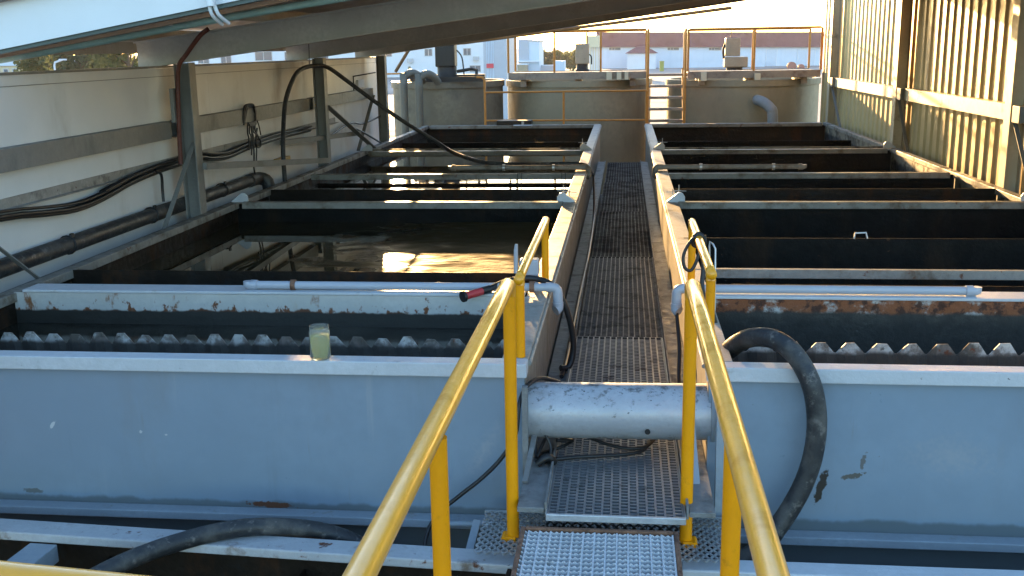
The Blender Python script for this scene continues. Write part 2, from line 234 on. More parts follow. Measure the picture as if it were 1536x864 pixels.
# ------------------------------------------------------------------ mesh helpers
class MB:
    """collects shapes and links them as ONE mesh object"""
    def __init__(s): s.v = []; s.f = []; s.sm = []
    def add(s, vs, fs, smooth=False):
        n = len(s.v); s.v += [tuple(p) for p in vs]; s.f += [tuple(i+n for i in f) for f in fs]; s.sm += [smooth]*len(fs); return s
    def box(s, x0, x1, y0, y1, z0, z1):
        return s.add([(x0,y0,z0),(x1,y0,z0),(x1,y1,z0),(x0,y1,z0),(x0,y0,z1),(x1,y0,z1),(x1,y1,z1),(x0,y1,z1)],
                     [(0,3,2,1),(4,5,6,7),(0,1,5,4),(1,2,6,5),(2,3,7,6),(3,0,4,7)])
    def bar(s, a, b, wx, wz, up=(0, 0, 1)):
        a, b = Vector(a), Vector(b); d = (b-a).normalized(); u = Vector(up)
        if abs(d.dot(u)) > .98: u = Vector((0, 1, 0))
        sx = d.cross(u).normalized()*wx/2; u = sx.cross(d).normalized()*wz/2
        vs = [p+i*sx+j*u for p in (a, b) for i, j in ((-1,-1),(1,-1),(1,1),(-1,1))]
        return s.add(vs, [(0,1,2,3),(7,6,5,4),(0,4,5,1),(1,5,6,2),(2,6,7,3),(3,7,4,0)])
    def tube(s, pts, r, n=12, smooth_path=0, caps=True):
        P = [Vector(p) for p in pts]
        if smooth_path:
            Q = []
            for i in range(len(P)-1):
                p0 = P[max(i-1, 0)]; p1 = P[i]; p2 = P[i+1]; p3 = P[min(i+2, len(P)-1)]
                for k in range(smooth_path):
                    t = k/smooth_path
                    Q.append(0.5*((2*p1)+(p2-p0)*t+(2*p0-5*p1+4*p2-p3)*t*t+(3*p1-p0-3*p2+p3)*t**3))
            Q.append(P[-1]); P = Q
        rs = r if isinstance(r, (list, tuple)) else [r]*len(P)
        vs = []; fs = []; u = None
        for i, p in enumerate(P):
            d = (P[min(i+1, len(P)-1)]-P[max(i-1, 0)]).normalized()
            if u is None:
                u = Vector((0, 0, 1)) if abs(d.z) < .9 else Vector((0, 1, 0))
            u = (u-d*u.dot(d)).normalized(); v = d.cross(u)
            for k in range(n):
                a = 2*math.pi*k/n; vs.append(p+(u*math.cos(a)+v*math.sin(a))*rs[i])
        for i in range(len(P)-1):
            for k in range(n):
                fs.append((i*n+k, i*n+(k+1) % n, (i+1)*n+(k+1) % n, (i+1)*n+k))
        s.add(vs, fs, True)
        if caps:
            s.add(vs[:n], [tuple(range(n))[::-1]]); s.add(vs[-n:], [tuple(range(n))])
        return s
    def prism(s, poly, axis, a0, a1):
        """poly: 2D points in the plane across axis ('x': (y,z), 'y': (x,z), 'z': (x,y))"""
        def P(p, a): return {'x': (a, p[0], p[1]), 'y': (p[0], a, p[1]), 'z': (p[0], p[1], a)}[axis]
        n = len(poly); vs = [P(p, a0) for p in poly]+[P(p, a1) for p in poly]
        fs = [tuple(range(n))[::-1], tuple(range(n, 2*n))]+[(i, (i+1) % n, n+(i+1) % n, n+i) for i in range(n)]
        return s.add(vs, fs)
    def lathe(s, prof, cx, cy, n=32, smooth=True):
        vs = []; fs = []
        for (r, z) in prof:
            for k in range(n):
                a = 2*math.pi*k/n; vs.append((cx+r*math.cos(a), cy+r*math.sin(a), z))
        for i in range(len(prof)-1):
            for k in range(n): fs.append((i*n+k, i*n+(k+1) % n, (i+1)*n+(k+1) % n, (i+1)*n+k))
        return s.add(vs, fs, smooth)
    def build(s, name, m, parent=None, at=None, bevel=0, **tags):
        org = Vector(at) if at is not None else (Vector(parent['o']) if parent is not None else Vector((0, 0, 0)))
        me = bpy.data.meshes.new(name)
        me.from_pydata([tuple(Vector(p)-org) for p in s.v], [], s.f)
        me.polygons.foreach_set('use_smooth', s.sm); me.materials.append(m)
        import bmesh
        bm = bmesh.new(); bm.from_mesh(me); bmesh.ops.recalc_face_normals(bm, faces=bm.faces); bm.to_mesh(me); bm.free()
        me.update()
        o = bpy.data.objects.new(name, me); COL.objects.link(o)
        o['o'] = tuple(org)
        if parent is not None:
            o.parent = parent; o.location = org-Vector(parent['o'])
        else: o.location = org
        if bevel:
            b = o.modifiers.new('edge', 'BEVEL'); b.width = bevel; b.segments = 2; b.limit_method = 'ANGLE'; b.angle_limit = R(50)
        for k, v in tags.items(): o[k] = v
        return o
def thing(name, label, cat, at, group=None):
    o = bpy.data.objects.new(name, None); COL.objects.link(o); o.location = at; o['o'] = tuple(at); o.empty_display_size = .1
    o['label'] = label; o['category'] = cat
    if group: o['group'] = group
    return o
def tag(o, label, cat, group=None):
    o['label'] = label; o['category'] = cat
    if group: o['group'] = group
    return o
def dup(root, delta, label=None):
    c = root.copy(); COL.objects.link(c); c.location = root.location+Vector(delta)
    if label: c['label'] = label
    for ch in root.children:
        d = ch.copy(); COL.objects.link(d); d.parent = c
        for g in ch.children:
            e = g.copy(); COL.objects.link(e); e.parent = d
    return c

# ------------------------------------------------------------------ ground
g = MB(); g.add([(-3000,-600,0),(3000,-600,0),(3000,5000,0),(-3000,5000,0)], [(0,1,2,3)])
g.build('ground', M['ground'], kind='structure')

# ================================================================== TANKS
RIM = 2.8
def wedge_lug(x, y, sgn, h=.075, l=.11):
    """triangular lifting plate standing on the rim, with an eye"""
    b = MB()
    poly = [(x-sgn*.03, RIM), (x+sgn*l, RIM), (x+sgn*l, RIM+.008), (x+sgn*.022, RIM+h), (x+sgn*.005, RIM+h*1.02), (x-sgn*.012, RIM+h*.92), (x-sgn*.03, RIM+h*.55)]
    b.prism(poly, 'y', y-.008, y+.008)
    return b
def weir(x0, x1, y, pitch, zt, zb, seed):
    rnd = random.Random(seed); b = MB(); x = x0
    prof = [(x0, zb-.30), (x0, zb)]
    while x+pitch < x1:
        j = rnd.uniform(-.004, .004); h = rnd.uniform(-.006, .004); t = pitch*rnd.uniform(.13, .18)
        prof += [(x+pitch*.03, zb), (x+pitch/2-t+j, zt+h), (x+pitch/2+t+j, zt+h+rnd.uniform(-.002, .002)), (x+pitch*.97, zb)]; x += pitch
    prof += [(x1, zb), (x1, zb-.30)]
    n = len(prof)
    # strip, so that the notched outline stays clean
    vs = []; fs = []
    for dy in (-.003, .003):
        for (px, pz) in prof[1:-1]: vs.append((px, y+dy-(pz-zb)*.25, pz))
        for (px, pz) in prof[1:-1]: vs.append((px, y+dy, zb-.30))
    k = n-2
    for a in (0, 2*k):
        for i in range(k-1): fs.append((a+i, a+i+1, a+k+i+1, a+k+i))
    for i in range(k-1): fs.append((i, i+1, 2*k+i+1, 2*k+i))
    b.add(vs, fs); return b

def tank(side):
    L = side == 'L'
    if L: xo, xi = -3.215, -.372          # outer edges of the rim, far and beside the walkway
    else: xo, xi = 3.14, .322
    sg = 1 if L else -1                    # direction from far rim to walkway rim
    xa, xb = min(xo, xi), max(xo, xi)
    t = thing('flotation_tank', 'long grey open tank left of the walkway, filled with murky water' if L else 'long grey open tank right of the walkway, nearly empty and black inside',
              'tank', ((xa+xb)/2, 3.86, 1.0))
    fz = 2.148 if L else 2.126
    wi = .105                              # rim width
    f = MB().box(xa+.012, xb-.012, 3.862, 3.878, 2.105, 2.742).build('front_wall', M['tank'], t)
    # bottom flange and set-back skirt below it
    MB().box(xa-.3 if L else xa+.0, xb if L else xb+.3, 3.795, 3.861, fz-.036, fz).build('bottom_flange', M['flange'], t, bevel=.004)
    MB().box(xa+.05, xb-.05, 3.885, 3.90, 0.9, 2.10).build('skirt', M['tank'], t)
    # side walls
    MB().box(xi-sg*.014-.004, xi-sg*.014+.004, 3.88, 16.55, 1.2, 2.742).build('side_wall', M['side'], t)
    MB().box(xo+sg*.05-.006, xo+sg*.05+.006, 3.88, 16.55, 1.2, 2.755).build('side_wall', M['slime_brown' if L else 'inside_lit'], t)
    # dark lining of the walkway-side wall, a plate 6 mm inside it
    MB().box(xi-sg*.03-.004, xi-sg*.03+.004, 3.90, 16.5, 1.2, 2.735).build('lining', M['slime'], t)
    MB().box(xa+.05, xb-.05, 16.55, 16.56, 1.2, 2.76).build('back_wall', M['slime_brown'], t)
    MB().box(xa+.06, xb-.05, 3.98, 16.5, 1.2, 1.22).build('tank_floor', M['slime'], t)
    # rims: front rim butts against the long rims
    MB().box(xa-(.25 if L else 0)+.0, xb+(.0 if L else .25), 3.83, 3.912, 2.743, RIM).build('rim', M['rim'], t, bevel=.004)
    # long rims in lengths (welded joints show as thin seams)
    ys = [3.9145, 5.95, 8.05, 10.2, 12.4, 14.5, 16.64]
    r = MB(); r2 = MB()
    for a, b in zip(ys[:-1], ys[1:]):
        x0, x1 = sorted((xi, xi-sg*wi)); r.box(x0, x1, a, b-.003, 2.752, RIM)
        x0, x1 = sorted((xo, xo+sg*wi*.72)); r2.box(x0, x1, a, b-.003, 2.752, RIM)
    r.build('rim', M['rim_warm'], t, bevel=.004); r2.build('rim', M['beam'], t, bevel=.004)
    # lip bead along the walkway rim
    MB().tube([(xi+sg*.004, 3.92, 2.777), (xi+sg*.004, 16.6, 2.777)], .010, 8).build('rim_bead', M['rim_warm'], t)
    xr0, xr1 = xa+.11, xb-.11             # clear opening
    MB().box(xr0, xr1, 16.50, 16.64, 2.75, RIM).build('rim', M['beam'], t, bevel=.003)
    # scum trough wall across the tank
    c = MB().box(xr0-.05, xr1+.05, 4.930, 4.940, 2.35, 2.802)
    c.build('trough_wall', M['cross_paint'] if L else M['cross_rusty'], t)
    MB().box(xr0, xr1, 4.927, 5.075, 2.803, 2.817).build('trough_flange', M['rim'], t, bevel=.003)
    # notched weir behind the front wall
    weir(xr0-.04, xr1+.04, 4.25, .108 if L else .122, 2.785 if L else 2.792, 2.735 if L else 2.742, 3 if L else 5).build('weir_plate', M['weir'], t)
    # baffles
    bf = [(5.50, 2.800, 'slime_brown')] if L else [(6.58, 2.802, 'slime')]
    bf += [(8.92, 2.80, 'slime_brown')]
    for (y, z, mm) in bf:
        MB().box(xr0-.05, xr1+.05, y-.004, y+.004, 2.2, z).build('baffle', M[mm], t)
    if L: MB().box(xr0-.05, xr1+.05, 10.40, 10.412, 2.3, 2.664).build('baffle', M['slime_brown'], t)
    else:
        MB().box(xr0-.05, xr1+.05, 5.62, 5.66, 2.752, 2.802).build('cross_bar', M['beam'], t, bevel=.003)
        MB().box(xr0-.05, xr1+.05, 5.70, 5.71, 2.2, 2.70).build('baffle', M['slime_brown'], t)
        MB().tube([(1.44, 6.58, 2.80), (1.445, 6.58, 2.835), (1.51, 6.58, 2.838), (1.52, 6.58, 2.80)], .006, 8).build('handle', M['galv'], t)
    # cross beams with a web plate below the first
    for i, (y0, y1, zt) in enumerate(((8.10, 8.175, 2.806), (10.02, 10.10, 2.80), (12.40, 12.47, 2.795))):
        b = MB().box(xr0-.002, xr1+.002, y0, y1, zt-.012, zt)
        b.box(xr0, xr1, y0, y0+.012, zt-.052, zt-.0125); b.box(xr0, xr1, y1-.008, y1, zt-.040, zt-.0125)
        b.build('cross_beam', M['beam'], t, bevel=.002)
        if i == 2: MB().box(xr0-.05, xr1+.05, 12.70, 12.712, 2.70, 2.796).build('baffle', M['inside_lit'], t)
        if i == 0 or not L:
            MB().box(xr0-.05, xr1+.05, y0+.03, y0+.04, 2.2, zt-.02).build('partition', M['slime'], t)
    # second wooden-brown plate low behind far beams
    MB().box(xr0-.05, xr1+.05, 14.6, 14.61, 2.2, 2.70).build('baffle', M['slime'], t)
    for y in (8.16, 12.46):
        lg = wedge_lug(xi-sg*.125, y, sg); lg.build('lifting_lug', M['rim'], t)
        lg = wedge_lug(xo+sg*.115, y, -sg); lg.build('lifting_lug', M['rim'], t)
        # thin clip rods beside the lugs
    for (x, y, h) in ((xi-sg*.12, 8.42, .10), (xi-sg*.075, 8.5, .06), (xi-sg*.14, 12.8, .10)):
        MB().tube([(x, y, 2.78), (x, y, RIM+h)], .004, 6).tube([(x-.05, y, RIM+h*.55), (x+.06, y, RIM+h*.5)], .003, 6).build('clip_rod', M['galv'], t)
    return t
TL = tank('L'); TR = tank('R')

def water_sheet(x0, x1, y0, y1, z, m):
    MB().add([(x0,y0,z),(x1,y0,z),(x1,y1,z),(x0,y1,z)], [(0,1,2,3)]).build('water', m, kind='structure')
water_sheet(-3.155, -.407, 4.26, 4.925, 2.640, M['water_near'])
water_sheet(-3.155, -.407, 3.885, 4.24, 2.60, M['water_near'])
water_sheet(-3.155, -.407, 4.945, 8.125, 2.642, M['water_pool'])
water_sheet(-3.155, -.407, 8.145, 16.54, 2.640, M['water_far'])
water_sheet(.357, 3.08, 3.885, 16.54, 2.40, M['sludge'])

# ================================================================== NEAR VESSELS (in front of the tanks)
t = thing('launder_vessel', 'low rusty open vessel in front of the left tank, hose lying on its edge', 'tank', (-1.7, 3.4, 1.2))
MB().box(-3.6, -.375, 3.425, 3.535, 2.163, 2.20).build('rim', M['rim_rusty'], t, bevel=.006)
MB().box(-3.6, -.38, 3.520, 3.530, 1.3, 2.162).build('wall', M['slime_brown'], t)
MB().box(-3.6, -.38, 1.2, 3.515, 1.55, 1.56).build('vessel_floor', M['slime_brown'], t)
MB().box(-2.28, -2.165, 1.3, 3.424, 2.09, 2.162).build('cross_bar', M['flange'], t, bevel=.004)
for x in (-2.0, -1.2, -.75):
    MB().box(x-.005, x+.005, 3.25, 3.51, 1.56, 2.08).build('stiffener', M['slime_brown'], t)
MB().box(-.40, -.385, 1.2, 3.42, 1.3, 2.19).build('wall', M['slime_brown'], t)
t.rotation_euler.z = R(-3.4)
t = thing('launder_vessel', 'pale vessel edge in front of the right tank at the bottom of the view', 'tank', (1.7, 3.4, 1.2))
MB().box(.215, 3.6, 3.36, 3.455, 2.163, 2.20).build('rim', M['rim'], t, bevel=.006)
MB().box(.22, 3.6, 3.44, 3.45, 1.3, 2.162).build('wall', M['slime_brown'], t)
MB().box(.22, 3.6, 1.2, 3.435, 1.55, 1.56).build('vessel_floor', M['slime_brown'], t)

# ================================================================== WALKWAY
def mesh_plank(x0, x1, y0, y1, z, nx, py):
    b = MB(); h = .012; bw = .0075
    dx = (x1-x0-bw)/nx
    for i in range(nx+1): b.box(x0+i*dx, x0+i*dx+bw, y0, y1, z-h, z)
    rows = int((y1-y0)/py)
    for i in range(nx):
        xx0 = x0+i*dx+bw; xx1 = x0+(i+1)*dx
        for j in range(rows):
            yy = y0+(j+(.5 if i % 2 else 0))*py
            b.add([(xx0,yy,z-.002),(xx1,yy,z-.002),(xx1,yy+.0085,z-.002),(xx0,yy+.0085,z-.002),(xx0,yy,z-h),(xx1,yy,z-h)], [(0,1,2,3),(0,4,5,1)])
    return b
LBL = ['perforated walkway plank nearest the bar grating step, under the grey cross pipe', 'second perforated walkway plank, between the small yellow rails and the nearest rim lugs',
       'third perforated walkway plank, starting level with the nearest rim lugs', 'fourth perforated walkway plank, just beyond the clamped pale pipes', 'farthest perforated walkway plank, ending at the round tank']
p0 = thing('walkway_plank', LBL[0], 'grating', (0, 3.38, 2.39), 'walkway planks between the tanks')
mesh_plank(-.262, .222, 3.385, 5.69, 2.39, 15, .0265).build('plank_top', M['plank'], p0)
fr = MB().box(-.265, .225, 3.370, 3.384, 2.366, 2.391); fr.box(-.267, -.263, 3.385, 5.69, 2.36, 2.389); fr.box(.223, .227, 3.385, 5.69, 2.36, 2.389)
fr.build('plank_edge', M['galv'], p0, bevel=.003)
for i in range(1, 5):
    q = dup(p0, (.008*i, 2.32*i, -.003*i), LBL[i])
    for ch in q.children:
        ch.data = ch.data.copy(); ch.data.materials[0] = M['plank_mid'] if i == 1 else M['galv_dark']  # same plank in darker copies: shade along the walkway put into the colour
# ledges along both tank walls, in lengths
for x0, x1, lb in ((-.372, -.275, 'narrow steel ledge strip along the left side of the walkway'), (.240, .332, 'narrow steel ledge strip along the right side of the walkway')):
    b = MB(); ys = [3.42, 5.0, 6.1, 7.3, 8.6, 10.4, 12.2, 14.9]
    for a, c in zip(ys[:-1], ys[1:]): b.box(x0, x1, a, c-.004, 2.372, 2.392); 
    lip = MB().bar((x1+.006 if x0 < 0 else x0-.006, 3.42, 2.39), (x1+.006 if x0 < 0 else x0-.006, 14.9, 2.39), .008, .05)
    t = thing('ledge_strip', lb, 'ledge', ((x0+x1)/2, 3.42, 2.37))
    b.build('strip', M['ledge'], t, bevel=.003); lip.build('lip', M['ledge'], t)
# dark beams carrying the walkway
t = thing('walkway_support', 'dark steel frame under the perforated walkway', 'frame', (0, 3.5, 2.0))
MB().box(-.36, -.30, 3.9, 14.9, 2.20, 2.365).build('frame_beam', M['deckdark'], t); MB().box(.26, .32, 3.9, 14.9, 2.20, 2.365).build('frame_beam', M['deckdark'], t)
MB().box(-.35, .31, 3.6, 14.9, 1.9, 1.92).build('drip_tray', M['deckdark'], t)  # dark sheet added under the planks in place of the dark void

# mesh landing (expanded metal) behind the bar grating step
def expanded(x0, x1, y0, y1, z, px, py):
    b = MB(); nx = int((x1-x0)/px); ny = int((y1-y0)/py)
    for j in range(ny):
        for i in range(nx):
            ox = x0+i*px; oy = y0+j*py
            for (a, c) in (((0, .5), (.5, 0)), ((.5, 0), (1, .5)), ((1, .5), (.5, 1)), ((.5, 1), (0, .5))):
                pass
            A = (ox, oy+py/2, z); B = (ox+px/2, oy, z); C = (ox+px, oy+py/2, z); D = (ox+px/2, oy+py, z)
            for p, q in ((A, B), (B, C), (C, D), (D, A)): b.bar(p, q, .0055, .007)
    return b
t = thing('mesh_landing', 'expanded metal landing sheet either side of the bar grating step', 'grating', (0, 3.4, 2.2))
expanded(-.525, .405, 3.36, 3.70, 2.236, .031, .0425).build('mesh_sheet', M['galv'], t)
MB().box(-.53, .41, 3.70, 3.712, 2.20, 2.24).build('mesh_frame', M['galv'], t)
b = MB(); b.bar((-.56, 3.70, 2.20), (-.60, 3.36, 2.02), .03, .006); b.build('mesh_bracket', M['flange'], t)
ex = expanded(-.265, .225, 0, .057, 0, .031, .0283)
ex.v = [(x, 3.375, 2.306+y) for x, y, z in ex.v]; ex.build('riser_mesh', M['galv'], t)

# bar grating step
t = thing('grating_step', 'pale steel bar grating step in a rusty frame between the yellow rails', 'grating step', (-.085, 3.2, 2.25))
ZT = 2.345
b = MB(); y = 1.2
while y < 3.34:
    x = -.335; n = 28; dx = (.181+.335)/n; vs = []; fs = []
    for i in range(n*2+1):               # serrated bar: small teeth along its top
        zz = ZT - (.006 if i % 2 else 0); xx = x+i*dx/2
        vs += [(xx, y-.003, zz), (xx, y+.003, zz), (xx, y-.003, ZT-.034), (xx, y+.003, ZT-.034)]
    for i in range(n*2):
        a = i*4; fs += [(a, a+4, a+5, a+1), (a, a+2, a+6, a+4), (a+1, a+5, a+7, a+3)]
    b.add(vs, fs); y += .030
b.build('bearing_bars', M['bar_grate'], t)
b = MB(); x = -.322
while x < .18: b.box(x-.003, x+.003, 1.2, 3.34, ZT-.016, ZT-.002); x += .0385
b.build('cross_rods', M['bar_grate'], t)
b = MB().box(-.352, -.336, 1.2, 3.362, ZT-.05, ZT+.003); b.box(.183, .199, 1.2, 3.362, ZT-.05, ZT+.003); b.box(-.3355, .1825, 3.345, 3.362, ZT-.05, ZT+.004)
b.build('edge_frame', M['rust_frame'], t, bevel=.003)
MB().box(-.34, .185, 1.2, 3.34, ZT-.30, ZT-.29).build('under_plate', M['ledge'], t)

# ================================================================== CROSS PIPE
t = thing('cross_pipe', 'fat grey speckled pipe crossing the walkway gap between both tanks', 'pipe', (0, 3.95, 2.572))
MB().tube([(-.383, 3.95, 2.572), (.345, 3.95, 2.578)], .112, 40).build('pipe_body', M['bigpipe'], t)
MB().tube([(.3455, 3.95, 2.578), (.362, 3.95, 2.578)], .128, 40).build('pipe_flange', M['flange'], t)
MB().tube([(.10, 3.842, 2.53), (.10, 3.837, 2.53)], .011, 14).build('plug', M['black'], t)
# stiff angle bars by the right tank corner
b = MB(); b.bar((.285, 3.60, 2.29), (.255, 3.95, 2.70), .03, .03); b.bar((.375, 3.76, 2.10), (.375, 3.80, 2.70), .03, .03)
tag(b.build('angle_brace', M['flange'], at=(.3, 3.7, 2.1)), 'blue grey angle brace under the right end of the cross pipe', 'brace')
b = MB(); b.bar((-.362, 3.62, 2.40), (-.345, 3.90, 2.50), .02, .012); b.bar((-.376, 3.80, 2.13), (-.376, 3.80, 2.72), .022, .03)
tag(b.build('angle_brace', M['ledge'], at=(-.36, 3.6, 2.2)), 'tan angle brace under the left end of the cross pipe', 'brace')
t = thing('conduit_stub', 'short white flecked conduit along the left tank foot beside the mesh', 'pipe', (-.63, 3.76, 2.145))
MB().tube([(-.73, 3.77, 2.146), (-.52, 3.77, 2.150)], .013, 10).build('conduit', M['flange'], t)
MB().tube([(-.55, 3.77, 2.1495), (-.51, 3.77, 2.1505)], .018, 10).build('coupling', M['galv'], t)

# ================================================================== YELLOW RAILS
def hand_rail(label, x, sg, ytop):
    t = thing('handrail', label, 'handrail', (x, 2.8, 2.23))
    pts = [(x, ytop, 3.16), (x, ytop-.02, 3.195), (x, ytop-.06, 3.205), (x, 3.0, 3.205), (x-.002, 2.0, 3.208), (x-.004, 1.2, 3.21), (x-.004, .6, 3.21)]
    MB().tube(pts, [.0235, .026, .026, .0255, .025, .0245, .0245], 20).build('rail', M['rail_top'], t)
    MB().tube([(x, ytop, 2.235), (x, ytop, 3.168)], .0225, 16).build('post', M['yellow'], t)
    MB().tube([(x, 2.08, 2.1), (x, 2.08, 3.18)], .0205, 16).build('post', M['yellow'], t)
    MB().tube([(x, 1.22, 2.1), (x, 1.22, 3.18)], .0205, 16).build('post', M['yellow'], t)
    b = MB().box(x-.035 if sg > 0 else x-.012, x+.012 if sg > 0 else x+.035, ytop-.03, ytop+.02, 2.225, 2.247)
    b.tube([(x-sg*.03, ytop-.032, 2.236), (x-sg*.03, ytop+.022, 2.236)], .012, 10)
    b.build('foot', M['yellow'], t, bevel=.003)
    return t
hand_rail('large yellow handrail on the left of the grating step', -.397, 1, 3.5)
hand_rail('large yellow handrail on the right of the grating step', .235, -1, 3.51)
t = thing('yellow_bar', 'yellow rail bar crossing the bottom left corner', 'handrail', (-1.2, 1.45, 3.17))
MB().tube([(-.43, 1.345, 3.19), (-2.3, 1.70, 3.10)], .026, 16).build('rail', M['rail_top'], t)
MB().tube([(-2.2, 1.685, 1.6), (-2.2, 1.685, 3.09)], .0205, 12).build('post', M['yellow'], t)
def tank_rail(label, x, y0, y1, zt):
    t = thing('tank_rail', label, 'handrail', (x, y0, RIM), 'short yellow rails on the tank rims')
    MB().tube([(x, y0, zt-.035), (x, y0+.012, zt-.008), (x, y0+.045, zt), (x, y1-.03, zt), (x, y1-.008, zt-.008), (x, y1, zt-.035)], .0195, 14, 4).build('rail', M['rail_top'], t)
    MB().tube([(x, y0, RIM+.001), (x, y0, zt-.03)], .0185, 14).build('post', M['yellow'], t)
    MB().tube([(x, y1, RIM+.001), (x, y1, zt-.03)], .0185, 14).build('post', M['yellow'], t)
    return t
tank_rail('short yellow rail standing on the left tank rim beside the black hose', -.403, 3.93, 5.25, 3.125)
tank_rail('short yellow rail on the right tank rim with black cable looped round it', .335, 3.93, 5.06, 3.150)

# ================================================================== PVC PIPES, VALVES, HOSES, CABLES
def pvc_run(label, x0, x1, y, z, drop_x, endcap, mm='pvc', r=.021, zdrop=.10, collars=()):
    t = thing('white_pipe', label, 'pipe', ((x0+x1)/2, y, z))
    MB().tube([(x0, y, z), (x1, y, z)], r, 16).build('pipe', M[mm], t)
    if drop_x is not None:
        s = 1 if drop_x > x1-.1 and drop_x > x0 else -1
        sx = x1 if s > 0 else x0
        MB().tube([(sx-s*.02, y, z), (drop_x-s*.03, y, z), (drop_x-s*.008, y, z-.008), (drop_x, y, z-.03), (drop_x, y, z-zdrop)], r*1.18, 16, 3).build('elbow', M[mm], t)
        MB().tube([(drop_x, y, z-zdrop*.75), (drop_x, y, z-zdrop*1.05), (drop_x-s*.012, y-.01, z-zdrop*1.15)], r*1.32, 16, 2).build('socket', M[mm], t)
    ex, s = endcap
    MB().tube([(ex+s*.05, y, z), (ex+s*.015, y, z), (ex, y, z+.006), (ex, y, z+.02)], [r*1.25, r*1.3, r*1.3, r*1.1], 16).build('end_cap', M[mm], t)
    for x in collars:
        MB().tube([(x-.012, y, z), (x+.012, y, z)], r*1.3, 16).box(x-.014, x+.014, y-.008, y+.008, z+r, z+r+.007).build('pipe_clamp', M['rust_frame'] if mm == 'pvc' else M['galv'], t)
    return t
pvc_run('white plastic pipe lying across the left tank beside the red nozzle', -1.90, -.36, 4.985, 2.840, -.322, (-1.91, 1), collars=(-1.67, -.45))
pvc_run('white plastic pipe lying across the right tank above the rusty wall', .30, 1.66, 4.985, 2.840, .262, (1.67, -1))
pvc_run('pale pipe on the second cross beam of the left tank, ringed with clamps', -1.73, -.40, 10.30, 2.832, -.352, (-1.74, 1), 'beam', .024, .08, (-1.2, -.7))
pvc_run('pale pipe on the second cross beam of the right tank ending in a round tee', .36, 1.72, 10.30, 2.832, .305, (1.74, -1), 'beam', .024, .08, (.75, 1.45))
# grey valve behind the small yellow rail, left tank
t = thing('pipe_valve', 'pale grey valve with upright lever beside the left tank rail', 'valve', (-.48, 5.18, 2.82))
MB().box(-.53, -.43, 5.14, 5.22, 2.86, 2.945).build('valve_body', M['pvc'], t, bevel=.01)
MB().tube([(-.455, 5.18, 2.80), (-.455, 5.18, 2.86)], .022, 14).build('valve_stem', M['pvc'], t)
MB().tube([(-.545, 5.13, 2.88), (-.543, 5.13, 3.0), (-.540, 5.13, 3.03)], [.011, .011, .008], 10).build('lever', M['pvc'], t)
# black hose with red nozzle
t = thing('nozzle_hose', 'thin black hose with a red nozzle draped over the left tank rim', 'hose', (-.5, 5.0, 2.82))
MB().tube([(-.66, 4.93, 2.84), (-.60, 5.02, 2.852), (-.52, 5.08, 2.862), (-.43, 5.09, 2.858), (-.345, 5.03, 2.835), (-.29, 5.03, 2.74), (-.255, 5.05, 2.60), (-.25, 5.05, 2.49), (-.27, 5.02, 2.42), (-.31, 4.99, 2.42)], .0155, 12, 5).build('hose', M['black'], t)
MB().tube([(-.765, 4.83, 2.828), (-.69, 4.905, 2.836)], .019, 14).build('nozzle', M['red'], t)
MB().tube([(-.775, 4.82, 2.827), (-.765, 4.83, 2.828)], .027, 14).tube([(-.69, 4.905, 2.836), (-.655, 4.935, 2.841)], .020, 12).build('nozzle_collar', M['black'], t)
# big suction hose over the right front rim
t = tag(MB().tube([(.40, 4.34, 2.60), (.425, 4.20, 2.74), (.475, 4.02, 2.855), (.54, 3.93, 2.895), (.605, 3.87, 2.888), (.66, 3.81, 2.84), (.705, 3.77, 2.75), (.728, 3.765, 2.62), (.722, 3.765, 2.49), (.695, 3.76, 2.38), (.65, 3.75, 2.28), (.60, 3.735, 2.20), (.53, 3.70, 2.12), (.42, 3.68, 2.06), (.3, 3.68, 2.03)], .0375, 20, 5)
        .build('suction_hose', M['rubber'], at=(.6, 3.85, 2.5)), 'thick black rubber hose arching over the front rim of the right tank', 'hose')
t = tag(MB().tube([(-2.2, 2.75, 2.04), (-1.97, 3.04, 2.15), (-1.80, 3.24, 2.205), (-1.62, 3.40, 2.226), (-1.42, 3.50, 2.236), (-1.22, 3.55, 2.215), (-1.08, 3.59, 2.165), (-.95, 3.62, 2.08), (-.8, 3.64, 2.0)], .034, 20, 5)
        .build('suction_hose', M['rubber'], at=(-1.5, 3.4, 2.2)), 'thick black rubber hose lying across the vessel edge at bottom left', 'hose')
# black power cable down the left tank face
tag(MB().tube([(-.26, 4.10, 2.64), (-.33, 4.0, 2.69), (-.375, 3.88, 2.695), (-.398, 3.80, 2.65), (-.412, 3.78, 2.53), (-.47, 3.775, 2.43), (-.55, 3.77, 2.345), (-.64, 3.765, 2.27), (-.72, 3.755, 2.20), (-.765, 3.73, 2.13), (-.772, 3.68, 2.06), (-.77, 3.66, 1.9)], .0085, 8, 5)
    .build('power_cable', M['black'], at=(-.5, 3.8, 2.4)), 'black cable slanting down the front of the left tank', 'cable')
b = MB()
b.tube([(-.335, 3.84, 2.41), (-.30, 3.95, 2.46), (-.25, 4.05, 2.42), (-.16, 4.04, 2.43), (-.06, 3.99, 2.415), (.03, 3.96, 2.41), (.10, 3.99, 2.41), (.14, 4.08, 2.42), (.135, 4.18, 2.43)], .0075, 8, 5)
b.tube([(-.33, 3.80, 2.41), (-.27, 3.85, 2.40), (-.18, 3.88, 2.40), (-.08, 3.90, 2.40), (.02, 3.925, 2.40), (.08, 3.96, 2.40), (.11, 4.03, 2.405), (.12, 4.12, 2.41)], .0075, 8, 5)
b.tube([(-.34, 3.86, 2.40), (-.345, 3.90, 2.47), (-.31, 3.88, 2.50), (-.28, 3.86, 2.44), (-.30, 3.82, 2.40), (-.33, 3.90, 2.40), (-.25, 3.98, 2.40), (-.20, 3.96, 2.44), (-.26, 3.90, 2.46)], .0065, 8, 5)
